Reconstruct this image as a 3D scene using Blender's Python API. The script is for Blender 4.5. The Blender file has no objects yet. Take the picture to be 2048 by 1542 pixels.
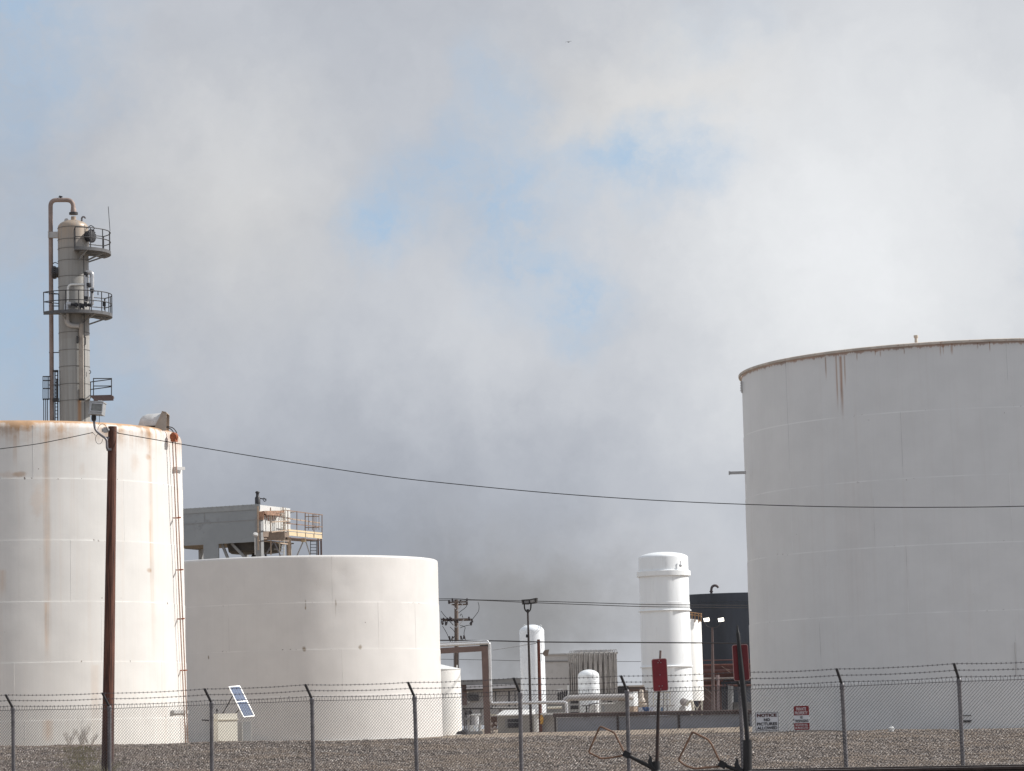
import bpy, math, random
import numpy as np
from mathutils import Vector, Matrix
PI = math.pi
random.seed(7); rng = np.random.default_rng(7)
scene = bpy.context.scene
COL = scene.collection
# ------------------------------------------------------------------ camera
F = 6000.0; W0, H0 = 2048.0, 1542.0
YH = 1455.9; ROLL = 0.0271; CZ = 1.6
pitch = math.atan((YH - 771) / F)
cf = Vector((0, math.cos(pitch), math.sin(pitch)))
cu0 = Vector((0, -math.sin(pitch), math.cos(pitch))); cr0 = Vector((1, 0, 0))
c_, s_ = math.cos(ROLL), math.sin(ROLL)
cr = cr0 * c_ - cu0 * s_; cu = cu0 * c_ + cr0 * s_
cam = bpy.data.cameras.new('camera'); camo = bpy.data.objects.new('camera', cam); COL.objects.link(camo)
m = Matrix((cr, cu, -cf)).transposed().to_4x4(); m.translation = (0, 0, CZ); camo.matrix_world = m
cam.sensor_fit = 'HORIZONTAL'; cam.sensor_width = 36; cam.lens = 36 * F / W0
cam.clip_start = .5; cam.clip_end = 9000
scene.camera = camo

def ray(x, y):
    return cf + cr * ((x - W0 / 2) / F) - cu * ((y - H0 / 2) / F)
def V(x, y, Y):
    """world point at distance Y (world y) seen in direction of photo position x,y"""
    d = ray(x, y); d = d * (Y / d.y); return Vector((d.x, d.y, d.z + CZ))
def s_at(Y): return Y / F      # metres per photo pixel

# ------------------------------------------------------------------ mesh builder
class MB:
    def __init__(s): s.v = []; s.f = []
    def add(s, vs, fs):
        o = len(s.v); s.v += [tuple(p) for p in vs]; s.f += [tuple(i + o for i in f) for f in fs]; return s
    def box(s, c, d, rz=0, axes=None):
        c = Vector(c); hx, hy, hz = d[0] / 2, d[1] / 2, d[2] / 2
        if axes is None:
            ax = Vector((math.cos(rz), math.sin(rz), 0)); ay = Vector((-math.sin(rz), math.cos(rz), 0)); az = Vector((0, 0, 1))
        else: ax, ay, az = axes
        vs = [c + ax * (hx * i) + ay * (hy * j) + az * (hz * k) for k in (-1, 1) for j in (-1, 1) for i in (-1, 1)]
        return s.add(vs, [(0, 2, 3, 1), (4, 5, 7, 6), (0, 1, 5, 4), (2, 6, 7, 3), (0, 4, 6, 2), (1, 3, 7, 5)])
    def bar(s, a, b, w, h, up=(0, 0, 1)):
        a = Vector(a); b = Vector(b); d = b - a; L = d.length; d.normalize(); up = Vector(up)
        if abs(d.dot(up)) > .98: up = Vector((0, 1, 0))
        sd = d.cross(up).normalized(); u = sd.cross(d)
        return s.box((a + b) / 2, (L, w, h), axes=(d, sd, u))
    def tube(s, pts, r, n=8, cap=True):
        pts = [Vector(p) for p in pts]; rs = r if isinstance(r, (list, tuple)) else [r] * len(pts)
        vs = []; fs = []; k = len(pts); prev = None
        for i, p in enumerate(pts):
            if i == 0: t = pts[1] - p
            elif i == k - 1: t = p - pts[i - 1]
            else: t = (pts[i + 1] - p).normalized() + (p - pts[i - 1]).normalized()
            t.normalize()
            if prev is None:
                a = Vector((0, 0, 1)) if abs(t.z) < .9 else Vector((1, 0, 0)); sd = t.cross(a).normalized()
            else:
                sd = prev - t * prev.dot(t); sd.normalize()
            prev = sd; u = t.cross(sd)
            for j in range(n):
                an = 2 * PI * j / n; vs.append(p + (sd * math.cos(an) + u * math.sin(an)) * rs[i])
        for i in range(k - 1):
            for j in range(n):
                a, b = i * n + j, i * n + (j + 1) % n; fs.append((a, b, b + n, a + n))
        if cap: fs.append(tuple(range(n - 1, -1, -1))); fs.append(tuple((k - 1) * n + j for j in range(n)))
        return s.add(vs, fs)
    def lathe(s, prof, c=(0, 0, 0), n=32, axis=None, a0=0, a1=2 * PI, cap=True):
        """prof: list of (r,z) bottom to top"""
        c = Vector(c)
        if axis is None: X, Y_, Z_ = Vector((1, 0, 0)), Vector((0, 1, 0)), Vector((0, 0, 1))
        else:
            Z_ = Vector(axis).normalized(); X = Z_.orthogonal().normalized(); Y_ = Z_.cross(X)
        full = abs(a1 - a0 - 2 * PI) < 1e-6; m_ = n if full else n + 1
        vs = []; fs = []
        for r, z in prof:
            for j in range(m_):
                a = a0 + (a1 - a0) * j / n; vs.append(c + X * (r * math.cos(a)) + Y_ * (r * math.sin(a)) + Z_ * z)
        for i in range(len(prof) - 1):
            for j in range(n):
                a, b = i * m_ + j, i * m_ + (j + 1) % m_; fs.append((a, b, b + m_, a + m_))
        if cap:
            if prof[0][0] > 1e-3: fs.append(tuple(range(m_ - 1, -1, -1)))
            if prof[-1][0] > 1e-3: fs.append(tuple((len(prof) - 1) * m_ + j for j in range(m_)))
        return s.add(vs, fs)
    def prism(s, poly, off):
        """polygon of 3d points extruded by vector off"""
        n = len(poly); off = Vector(off); vs = [Vector(p) for p in poly] + [Vector(p) + off for p in poly]
        fs = [tuple(range(n)), tuple(range(2 * n - 1, n - 1, -1))] + [((i + 1) % n, i, i + n, (i + 1) % n + n) for i in range(n)]
        return s.add(vs, fs)
    def build(s, name, mat, parent=None, smooth=35, origin=None):
        me = bpy.data.meshes.new(name)
        o = bpy.data.objects.new(name, me); COL.objects.link(o)
        off = Vector((0, 0, 0))
        if parent is not None: off = WP[parent.name]
        elif origin is not None: off = Vector(origin)
        me.from_pydata([tuple(Vector(v) - off) for v in s.v], [], s.f); me.update()
        if smooth:
            me.shade_smooth(); me.set_sharp_from_angle(angle=math.radians(smooth))
        if mat: me.materials.append(mat)
        if parent is not None: o.parent = parent; WP[o.name] = off
        else: o.location = off; WP[o.name] = off
        return o
WP = {}
def tag(o, label=None, cat=None, group=None, kind=None):
    if label: o['label'] = label
    if cat: o['category'] = cat
    if group: o['group'] = group
    if kind: o['kind'] = kind
    return o
def thing(name, loc, label, cat, group=None):
    o = bpy.data.objects.new(name, None); COL.objects.link(o); o.location = loc; WP[o.name] = Vector(loc)
    o.empty_display_size = .3
    return tag(o, label, cat, group)
def arc(c, r, a0, a1, ux, uy, n=8):
    c = Vector(c); return [c + Vector(ux) * (r * math.cos(a0 + (a1 - a0) * i / n)) + Vector(uy) * (r * math.sin(a0 + (a1 - a0) * i / n)) for i in range(n + 1)]
def rounded(pts, r, n=5):
    pts = [Vector(p) for p in pts]; out = [pts[0]]
    for i in range(1, len(pts) - 1):
        a, b, c = pts[i - 1], pts[i], pts[i + 1]
        d1 = (a - b); d2 = (c - b); rr = min(r, d1.length * .49, d2.length * .49)
        p0 = b + d1.normalized() * rr; p1 = b + d2.normalized() * rr
        for k in range(n + 1):
            t = k / n; out.append(p0 * (1 - t) ** 2 + b * 2 * t * (1 - t) + p1 * t * t)
    out.append(pts[-1]); return out

# ------------------------------------------------------------------ node helpers
class NT:
    def __init__(s, tree): s.t = tree; s.n = tree.nodes; s.l = tree.links
    def new(s, typ, **kw):
        nd = s.n.new(typ)
        for k, v in kw.items(): setattr(nd, k, v)
        return nd
    def put(s, sock, v):
        if v is None: return
        if hasattr(v, 'is_output'): s.l.new(v, sock)
        else: sock.default_value = v
    def m(s, op, a, b=None, c=None, clamp=False):
        nd = s.new('ShaderNodeMath', operation=op); nd.use_clamp = clamp
        s.put(nd.inputs[0], a); s.put(nd.inputs[1], b); s.put(nd.inputs[2], c); return nd.outputs[0]
    def vm(s, op, a, b=None, scale=None):
        nd = s.new('ShaderNodeVectorMath', operation=op); s.put(nd.inputs[0], a)
        if b is not None: s.put(nd.inputs[1], b)
        if scale is not None: s.put(nd.inputs['Scale'], scale)
        return nd.outputs['Value'] if op in ('LENGTH', 'DOT_PRODUCT', 'DISTANCE') else nd.outputs['Vector']
    def mix(s, f, a, b, typ='MIX'):
        nd = s.new('ShaderNodeMix', data_type='RGBA', blend_type=typ); nd.clamp_factor = True
        s.put(nd.inputs[0], f); s.put(nd.inputs[6], a); s.put(nd.inputs[7], b); return nd.outputs[2]
    def mr(s, v, a, b, c=0., d=1., smooth=True):
        nd = s.new('ShaderNodeMapRange', interpolation_type='SMOOTHSTEP' if smooth else 'LINEAR')
        s.put(nd.inputs[0], v); nd.inputs[1].default_value = a; nd.inputs[2].default_value = b
        nd.inputs[3].default_value = c; nd.inputs[4].default_value = d; return nd.outputs[0]
    def noise(s, vec, scale, detail=4, rough=.55, dist=0., col=False):
        nd = s.new('ShaderNodeTexNoise'); s.put(nd.inputs['Vector'], vec); nd.inputs['Scale'].default_value = scale
        nd.inputs['Detail'].default_value = detail; nd.inputs['Roughness'].default_value = rough
        nd.inputs['Distortion'].default_value = dist; return nd.outputs['Color' if col else 'Fac']
    def comb(s, x, y, z):
        nd = s.new('ShaderNodeCombineXYZ'); s.put(nd.inputs[0], x); s.put(nd.inputs[1], y); s.put(nd.inputs[2], z); return nd.outputs[0]
    def sep(s, v):
        nd = s.new('ShaderNodeSeparateXYZ'); s.put(nd.inputs[0], v); return nd.outputs
def rgb(h):
    """sRGB 0-255 -> linear rgba"""
    o = []
    for c in h: c /= 255.; o.append(c / 12.92 if c <= .04045 else ((c + .055) / 1.055) ** 2.4)
    return (*o, 1.)
def L(r, g=None, b=None): return (r, r if g is None else g, r if b is None else b, 1.)
MATS = {}
def new_mat(name):
    mt = bpy.data.materials.new(name); mt.use_nodes = True; nt = NT(mt.node_tree)
    b = nt.n['Principled BSDF']; return mt, nt, b
def mat(name, col, rough=.6, metal=0., var=.12, scale=3., dirt=None, dirt_amt=.5, bump=.0, streak=False):
    """weathered painted / metal surface"""
    if name in MATS: return MATS[name]
    mt, nt, b = new_mat(name)
    tc = nt.new('ShaderNodeTexCoord').outputs['Object']
    v = tc
    if streak: v = nt.vm('MULTIPLY', tc, (1., 1., .12))
    n1 = nt.noise(v, scale, 5, .6); n2 = nt.noise(v, scale * 5.3, 3, .6)
    c = nt.mix(nt.mr(n1, .3, .7), tuple(x * (1 - var) for x in col[:3]) + (1,), tuple(min(1, x * (1 + var)) for x in col[:3]) + (1,))
    if dirt:
        f = nt.m('MULTIPLY', nt.mr(n2, .52, .72), nt.mr(n1, .4, .65)); f = nt.m('MULTIPLY', f, dirt_amt)
        c = nt.mix(f, c, dirt)
    nt.put(b.inputs['Base Color'], c); b.inputs['Metallic'].default_value = metal
    nt.put(b.inputs['Roughness'], nt.mr(n2, .3, .7, max(.05, rough - .1), min(1, rough + .1)))
    if bump:
        bp = nt.new('ShaderNodeBump'); bp.inputs['Strength'].default_value = bump; bp.inputs['Distance'].default_value = .02
        nt.put(bp.inputs['Height'], n2); nt.put(b.inputs['Normal'], bp.outputs[0])
    MATS[name] = mt; return mt
RUST = (.30, .11, .04, 1)
m_galv = mat('galvanised_steel', L(.20, .19, .20), .5, .35, .2, 8, RUST, .25)
m_fpost = mat('fence_post_steel', L(.17, .162, .17), .5, .3, .25, 7, RUST, .2)
m_wire = mat('fence_wire', L(.13, .12, .125), .6, .4, .2, 3)
m_white = mat('white_paint', L(.78, .78, .76), .45, 0, .03, 2, L(.4, .33, .27), .25)
m_cream = mat('cream_paint', L(.70, .66, .56), .5, 0, .05, 2, L(.35, .25, .15), .35)
m_grey = mat('grey_paint', L(.28, .285, .29), .5, 0, .08, 2, L(.12), .4)
m_ltgrey = mat('light_grey_paint', L(.47, .46, .45), .5, 0, .06, 2, L(.2, .16, .12), .35)
m_dark = mat('dark_steel', L(.045, .043, .046), .5, .2, .2, 5)
m_black = mat('black_iron', L(.014, .013, .014), .55, .1, .2, 9)
m_brown = mat('brown_painted_steel', L(.155, .105, .095), .55, 0, .12, 3, L(.07, .04, .03), .5)
m_wood = mat('creosoted_wood', L(.085, .034, .021), .8, 0, .45, 9, L(.025, .015, .012), .8, .6, True)
m_wood2 = mat('weathered_wood', L(.19, .15, .13), .85, 0, .3, 6, L(.08, .06, .05), .6, .5, True)
m_silver = mat('silver_cladding', L(.55, .55, .56), .35, .5, .1, 3, L(.2), .3)
m_rust = mat('rusty_steel', L(.30, .085, .035), .8, 0, .35, 12, L(.1, .03, .015), .6)
m_orange = mat('rusty_orange_rod', L(.17, .095, .06), .6, .1, .4, 14, L(.06, .025, .02), .7)
m_glass = mat('dark_glass', L(.03, .03, .035), .12, 0, .1, 2)
m_tan = mat('tan_primer', L(.42, .32, .24), .6, 0, .15, 3, L(.2, .09, .05), .5)
m_yellow = mat('yellow_board', L(.70, .56, .36), .6, 0, .08, 3, L(.3, .2, .1), .4)

# ------------------------------------------------------------------ world
SUN_AZ = math.radians(99)   # measured from -Y towards +X
SUN_EL = math.radians(38)
sdir = Vector((math.sin(SUN_AZ) * math.cos(SUN_EL), -math.cos(SUN_AZ) * math.cos(SUN_EL), math.sin(SUN_EL)))
w = bpy.data.worlds.new('World'); scene.world = w; w.use_nodes = True
nt = NT(w.node_tree); bg = nt.n['Background']
sky = nt.new('ShaderNodeTexSky', sky_type='NISHITA'); sky.sun_disc = False; sky.sun_elevation = SUN_EL
sky.sun_rotation = math.atan2(sdir.x, sdir.y); sky.dust_density = 1.0; sky.altitude = 300
WS = .1
geo = nt.new('ShaderNodeTexCoord').outputs['Generated']
dirv = nt.vm('NORMALIZE', geo)
wn = nt.noise(dirv, 14, 8, .62, 0, True)
warp = nt.vm('SCALE', nt.vm('SUBTRACT', wn, (.5, .5, .5)), scale=.075)
wn2 = nt.noise(dirv, 70, 6, .6, 0, True)
warp2 = nt.vm('SCALE', nt.vm('SUBTRACT', wn2, (.5, .5, .5)), scale=.016)
dw = nt.vm('ADD', nt.vm('ADD', dirv, warp), warp2)
def blob(x, y, rx, ry, src=None, soft=0.):
    d = ray(x, y).normalized()
    q = nt.vm('MULTIPLY', nt.vm('SUBTRACT', src or dw, tuple(d)), (F / rx, min(F / rx, F / ry), F / ry))
    return nt.mr(nt.vm('LENGTH', q), soft, 1., 1., 0.)
def acc(lst):
    o = None
    for strength, b in lst:
        b = nt.m('MULTIPLY', b, strength); o = b if o is None else nt.m('ADD', o, b)
    return o
# brightness of the cloud deck
big = nt.noise(dirv, 5, 6, .55); mid = nt.noise(dw, 22, 6, .6)
lum = acc([(.19, blob(1800, 330, 950, 850)), (.10, blob(1650, 650, 420, 420)), (.07, blob(420, 330, 420, 330)), (.05, blob(1300, 160, 420, 260)), (.05, blob(1380, 1080, 280, 330)),
           (-.085, blob(1040, 1230, 420, 230)), (-.185, blob(700, 1150, 900, 520)), (-.05, blob(1150, 1330, 300, 180)), (-.05, blob(60, 500, 300, 700)), (.05, blob(1100, 1420, 500, 130)),
           (.06, blob(950, 640, 350, 300))])
base = nt.m('ADD', nt.m('ADD', nt.m('MULTIPLY', big, .16), nt.m('MULTIPLY', mid, .13)), .335)
lumv = nt.m('MAXIMUM', nt.m('ADD', base, lum), .15)
tint = nt.mix(nt.mr(lumv, .27, .75), L(.89, .955, 1.09), L(.975, .995, 1.02))
warm = acc([(.55, blob(420, 400, 480, 360)), (.7, blob(1300, 200, 420, 260))])
tint = nt.mix(warm, tint, L(1.01, 1.0, .985))
tint = nt.mix(blob(1080, 1250, 560, 330), tint, L(.97, .98, 1.01))
cl = nt.vm('SCALE', tint, scale=nt.m('MULTIPLY', lumv, 1 / WS))
# thin places where blue shows
blue = acc([(.95, blob(1305, 275, 200, 120)), (.7, blob(1390, 350, 190, 120)), (.55, blob(1190, 330, 170, 110)), (.6, blob(1020, 200, 110, 190)), (.85, blob(850, 430, 260, 150)), (.8, blob(950, 350, 200, 140)),
            (.9, blob(765, 500, 140, 120)), (1., blob(1040, 510, 140, 200)), (1.1, blob(1170, 600, 170, 170)), (.5, blob(1110, 400, 190, 170)),
            (1.3, blob(30, 50, 300, 260)), (.45, blob(-20, 420, 200, 500)), (.7, blob(10, 760, 270, 300)), (.45, blob(200, 780, 160, 200)), (.35, blob(1400, 40, 200, 110)), (.5, blob(2070, 560, 90, 200))])
rest = nt.m('MULTIPLY', nt.mr(nt.noise(dw, 3.2, 6, .55), .52, .68), nt.mr(nt.vm('DOT_PRODUCT', dirv, tuple(ray(1024, 700).normalized())), .95, .975, 1., 0.))
wisp = nt.mr(nt.noise(dw, 30, 7, .65), .30, .66, .35, 1.15)
bm_ = nt.m('MULTIPLY', nt.m('ADD', nt.m('MULTIPLY', blue, wisp), rest), .56, clamp=True)
bluec = nt.mix(.85, sky.outputs[0], L(.29 / WS * 1.0, .47 / WS, .68 / WS))
colr = nt.mix(bm_, cl, bluec)
nt.put(bg.inputs['Color'], colr); bg.inputs['Strength'].default_value = WS

sl = bpy.data.lights.new('sun', 'SUN'); sl.energy = 4.2; sl.angle = math.radians(1.0); sl.color = (1., .97, .925)
so = bpy.data.objects.new('sun', sl); COL.objects.link(so); so.rotation_euler = sdir.to_track_quat('Z', 'Y').to_euler()

# ------------------------------------------------------------------ ground
from mathutils import noise as mn
def sm(a, b, t):
    t = min(1, max(0, (t - a) / (b - a))); return t * t * (3 - 2 * t)
def zg(x, y):
    crest = -.34 - .010 * max(-22, min(22, x))
    z = -.95 + (-1.65 + .95) * sm(50.5, 54.5, y) if y > 30 else -1.6 + .65 * sm(24, 30, y)
    z = z + (crest + 1.65) * min(1, max(0, (y - 62) / 33)) if y < 97 else crest
    if y > 97: z = crest + (-.40 - crest) * sm(99, 108, y) + .13 * sm(108, 160, y) * sm(-8, -1, x)
    n = 0
    if 58 < y < 130:
        n = .07 * mn.noise(Vector((x * .45, y * .16, 0))) + .05 * mn.noise(Vector((x * 1.1 + y * .3, y * .5, 3)))
    return z + n + CZ
ys = list(np.arange(-60, 24, 6.)) + list(np.arange(24, 58, .5)) + list(np.arange(58, 115, .35)) + list(np.arange(115, 180, 3.)) + [200, 240, 300, 400, 600, 1000, 1800, 3500, 6000]
xs = [-4000, -1500, -600, -250, -120, -70, -45] + list(np.arange(-32, 32.1, .4)) + [45, 70, 120, 250, 600, 1500, 4000]
gb = MB(); nx = len(xs)
gb.v = [(x, y, zg(x, y)) for y in ys for x in xs]
gb.f = [(j * nx + i, j * nx + i + 1, (j + 1) * nx + i + 1, (j + 1) * nx + i) for j in range(len(ys) - 1) for i in range(nx - 1)]
mt, n_, b = new_mat('gravel_ground')
pos = n_.new('ShaderNodeNewGeometry').outputs['Position']
vo = n_.new('ShaderNodeTexVoronoi'); n_.put(vo.inputs['Vector'], pos); vo.inputs['Scale'].default_value = 16
cell = n_.sep(vo.outputs['Color'])[0]
big = n_.noise(pos, .25, 5, .6)
c = n_.mix(cell, L(.10, .085, .078), L(.36, .32, .29))
dirt = n_.mix(n_.noise(pos, 3, 6, .7), L(.22, .165, .115), L(.40, .33, .26))
py = n_.sep(pos)[1]
c = n_.mix(n_.m('ADD', n_.mr(py, 99, 108), n_.m('MULTIPLY', n_.mr(big, .55, .7), .5)), c, dirt)
n_.put(b.inputs['Base Color'], c); b.inputs['Roughness'].default_value = .95
bp = n_.new('ShaderNodeBump'); bp.inputs['Distance'].default_value = .04; n_.put(bp.inputs['Height'], vo.outputs['Distance']); n_.put(b.inputs['Normal'], bp.outputs[0])
g = gb.build('ground', mt, smooth=0); tag(g, kind='structure')

# loose stones: one mesh, colour varies per stone
def scatter(name, N, xr, yr, r0, r1, material, label, cat, weight=None):
    X = rng.uniform(*xr, N); Yv = rng.uniform(*yr, N)
    keep = np.abs(X) < Yv * .19 + 1.5
    X, Yv = X[keep], Yv[keep]
    if weight is not None:
        k = rng.uniform(0, 1, len(X)) < np.array([weight(a, b2) for a, b2 in zip(X, Yv)]); X, Yv = X[k], Yv[k]
    n = len(X); Zv = np.array([zg(a, b2) for a, b2 in zip(X, Yv)])
    base = np.array([[1, 0, 0], [0, 1, 0], [-1, 0, 0], [0, -1, 0], [0, 0, 1], [0, 0, -1]], float)
    fc = np.array([[0, 1, 4], [1, 2, 4], [2, 3, 4], [3, 0, 4], [1, 0, 5], [2, 1, 5], [3, 2, 5], [0, 3, 5]])
    R = r0 + (r1 - r0) * rng.uniform(0, 1, n) ** 2.2
    a = rng.uniform(0, 2 * PI, n); ca, sa = np.cos(a), np.sin(a)
    P = np.repeat(base[None], n, 0) * rng.uniform(.6, 1.25, (n, 6, 3))
    P[:, :, 2] *= .75
    P += rng.normal(0, .15, P.shape); P *= R[:, None, None]
    Q = P.copy(); Q[:, :, 0] = P[:, :, 0] * ca[:, None] - P[:, :, 1] * sa[:, None]; Q[:, :, 1] = P[:, :, 0] * sa[:, None] + P[:, :, 1] * ca[:, None]
    Q[:, :, 0] += X[:, None]; Q[:, :, 1] += Yv[:, None]; Q[:, :, 2] += (Zv + R * .3)[:, None]
    me = bpy.data.meshes.new(name); me.vertices.add(n * 6); me.vertices.foreach_set('co', Q.reshape(-1))
    me.loops.add(n * 24); me.loops.foreach_set('vertex_index', (fc[None] + (np.arange(n) * 6)[:, None, None]).reshape(-1).astype(np.int32))
    me.polygons.add(n * 8); me.polygons.foreach_set('loop_start', np.arange(0, n * 24, 3, dtype=np.int32)); me.polygons.foreach_set('loop_total', np.full(n * 8, 3, dtype=np.int32))
    me.update(calc_edges=True); me.validate(); me.materials.append(material)
    o = bpy.data.objects.new(name, me); COL.objects.link(o); tag(o, label, cat, None, 'stuff'); return o
mt, n_, b = new_mat('gravel_stone')
ri = n_.new('ShaderNodeNewGeometry').outputs['Random Per Island']
cr_ = n_.new('ShaderNodeValToRGB'); n_.put(cr_.inputs[0], ri); el = cr_.color_ramp.elements
el[0].color = L(.06, .05, .045); el[0].position = 0; el[1].color = L(.58, .53, .48); el[1].position = 1
for p, cc in ((.3, L(.112, .090, .077)), (.62, L(.218, .178, .150)), (.85, L(.34, .285, .243))):
    e = el.new(p); e.color = cc
big = n_.noise(n_.new('ShaderNodeNewGeometry').outputs['Position'], .35, 5, .6)
cc = n_.mix(n_.m('MULTIPLY', n_.mr(big, .45, .62), .65), cr_.outputs[0], L(.27, .21, .16))
cc = n_.mix(n_.m('MULTIPLY', n_.mr(n_.noise(n_.new('ShaderNodeNewGeometry').outputs['Position'], 1.1, 4, .6), .52, .7), .6), cc, L(.10, .082, .072))
n_.put(b.inputs['Base Color'], cc); b.inputs['Roughness'].default_value = .9
scatter('gravel', 300000, (-21, 21), (68, 101.5), .014, .042, mt, 'grey brown gravel covering the slope behind the chain link fence', 'gravel')
scatter('dirt_clods', 9000, (-4, 24), (101, 160), .02, .05, mt, 'loose stones scattered on the tan dirt behind the gravel slope', 'loose stones', lambda x, y: .18)

# ------------------------------------------------------------------ storage tanks
class Tank:
    def __init__(s, a, k, D, hs):
        s.c = Vector((D * math.sin(a), D * math.cos(a), 0)); s.R = k * D; s.D = D
        s.front = -s.c.normalized(); s.side = Vector((-s.front.y, s.front.x, 0))
        if s.side.x < 0: s.side = -s.side
        s.z = [h * D + CZ for h in hs]   # rim then seams downwards
    def pt(s, th, z, out=0): return Vector((s.c.x, s.c.y, 0)) + (s.front * math.cos(th) + s.side * math.sin(th)) * (s.R + out) + Vector((0, 0, z))
    def nrm(s, th): return s.front * math.cos(th) + s.side * math.sin(th)
    def hit(s, x, y):
        d = ray(x, y); d2 = Vector((d.x, d.y)); c = Vector((s.c.x, s.c.y)); A = d2.dot(d2); B = -2 * d2.dot(c); C = c.dot(c) - s.R ** 2
        disc = B * B - 4 * A * C
        t = (-B - math.sqrt(max(0, disc))) / (2 * A); p = Vector((0, 0, CZ)) + d * t; n = Vector((p.x - c.x, p.y - c.y, 0)).normalized()
        return math.atan2(n.dot(s.side), n.dot(s.front)), p.z
def tank_paint(name, tk, col, streaks=(), topstain=0., chips=.5, rust=L(.62, .36, .18), dark=0., spots=(), fine=.15, rimrust=.25):
    mt, n_, b = new_mat(name)
    uv = n_.new('ShaderNodeUVMap', uv_map='UVMap').outputs[0]; o = n_.sep(uv); u, v = o[0], o[1]
    uvv = n_.comb(u, v, 0.)
    st = n_.noise(n_.comb(n_.m('MULTIPLY', u, 2.6), n_.m('MULTIPLY', v, .07), 0.), 1., 6, .65)
    st2 = n_.noise(n_.comb(n_.m('MULTIPLY', u, 9.), n_.m('MULTIPLY', v, .22), 4.), 1., 5, .65)
    mo = n_.noise(uvv, .7, 6, .6)
    c = n_.mix(n_.mr(mo, .3, .7), col, tuple(x * .94 for x in col[:3]) + (1,))
    c = n_.mix(n_.m('MULTIPLY', n_.mr(st2, .45, .8), fine * 1.4), c, tuple(x * .72 for x in (col[0], col[1] * .97, col[2] * .92)) + (1,))
    c = n_.mix(n_.m('MULTIPLY', n_.mr(st, .5, .75), fine), c, rust)
    wob = n_.m('MULTIPLY', n_.m('SUBTRACT', n_.noise(n_.comb(n_.m('MULTIPLY', u, 1.2), n_.m('MULTIPLY', v, .6), 9.), 1., 4, .6), .5), .5)
    f = None
    for (x, y0, y1, wd, amt) in streaks:
        th, z0 = tk.hit(x, y0); _, z1 = tk.hit(x, y1)
        uu = th * tk.R
        a = n_.mr(n_.m('ABSOLUTE', n_.m('SUBTRACT', n_.m('ADD', u, n_.m('MULTIPLY', wob, wd)), uu)), 0., wd, 1., 0.)
        vz = n_.m('MULTIPLY', n_.mr(v, z1, z1 + .55 * (z0 - z1)), n_.mr(v, z0 - (.06 if wd < .4 else .8), z0 + .06, 1., 0.))
        a = n_.m('MULTIPLY', n_.m('MULTIPLY', a, vz), n_.m('MULTIPLY', n_.mr(st2, .25, .6, .3, 1.), amt))
        f = a if f is None else n_.m('ADD', f, a)
    for (x, y, rx, ry, amt) in spots:
        th, z0 = tk.hit(x, y); s = s_at(tk.D)
        q = n_.comb(n_.m('DIVIDE', n_.m('SUBTRACT', u, th * tk.R), rx * s / max(.25, math.cos(th))), n_.m('DIVIDE', n_.m('SUBTRACT', v, z0), ry * s), 0.)
        q = n_.vm('ADD', q, n_.vm('SCALE', n_.vm('SUBTRACT', n_.noise(uvv, 2.5, 5, .7, 0, True), (.5, .5, .5)), scale=1.6))
        a = n_.m('MULTIPLY', n_.mr(n_.vm('LENGTH', q), .3, 1.2, 1., 0.), amt)
        f = a if f is None else n_.m('ADD', f, a)
    if topstain:
        a = n_.m('MULTIPLY', n_.mr(v, tk.z[0] - 1.3 * (rimrust < .4) - .02, tk.z[0] - .0), n_.mr(n_.m('ADD', n_.m('MULTIPLY', st, .5), n_.m('MULTIPLY', mo, .5)), .42, .62))
        a2 = n_.m('MULTIPLY', n_.mr(n_.m('ADD', v, n_.m('MULTIPLY', n_.noise(n_.comb(n_.m('MULTIPLY', u, 3.), 0., 0.), 1., 6, .8), rimrust)), tk.z[0] - .10 + rimrust * .40, tk.z[0] - .04 + rimrust * .40), 1.)
        a = n_.m('MULTIPLY', n_.m('ADD', a, n_.m('MULTIPLY', a2, .8)), topstain); f = a if f is None else n_.m('ADD', f, a)
    if f is not None: c = n_.mix(n_.m('MINIMUM', f, .92), c, n_.mix(n_.mr(mo, .4, .65), rust, tuple(x * .6 for x in rust[:3]) + (1,)))
    dm = None
    for zz in tk.z[1:]:
        d_ = n_.m('ABSOLUTE', n_.m('SUBTRACT', v, zz)); dm = d_ if dm is None else n_.m('MINIMUM', dm, d_)
    brk = n_.noise(n_.comb(n_.m('MULTIPLY', u, .5), n_.m('MULTIPLY', v, .3), 2.), 1., 4, .6)
    c = n_.mix(n_.m('MULTIPLY', n_.mr(dm, .010, .032, 1., 0.), n_.mr(brk, .40, .60, .08, .7)), c, tuple(min(.9, x * 1.12 + .02) for x in col[:3]) + (1,))
    if chips:
        ch = n_.noise(uvv, 5.5, 2, .5); ch2 = n_.noise(n_.comb(n_.m('MULTIPLY', u, 1.), v, 7.), .9, 3, .5)
        c = n_.mix(n_.m('MULTIPLY', n_.m('MULTIPLY', n_.mr(n_.m('ADD', ch, n_.mr(dm, .02, .10, .11, 0.)), .765, .78), n_.mr(ch2, .5, .6)), chips), c, L(.12, .08, .06))
    sa = n_.new('ShaderNodeAttribute', attribute_name='seam')
    c = n_.mix(n_.m('MULTIPLY', sa.outputs['Fac'], n_.mr(st2, .3, .6, .3, .9)), c, n_.mix(n_.mr(brk, .42, .62), tuple(min(.9, x * 1.15) for x in col[:3]) + (1,), tuple(x * .62 for x in col[:3]) + (1,)))
    n_.put(b.inputs['Base Color'], c); b.inputs['Roughness'].default_value = .5
    b.inputs['Specular IOR Level'].default_value = .35
    bp = n_.new('ShaderNodeBump'); bp.inputs['Strength'].default_value = .10; bp.inputs['Distance'].default_value = .03
    n_.put(bp.inputs['Height'], n_.noise(uvv, 1.6, 4, .5)); n_.put(b.inputs['Normal'], bp.outputs[0])
    return mt
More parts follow.
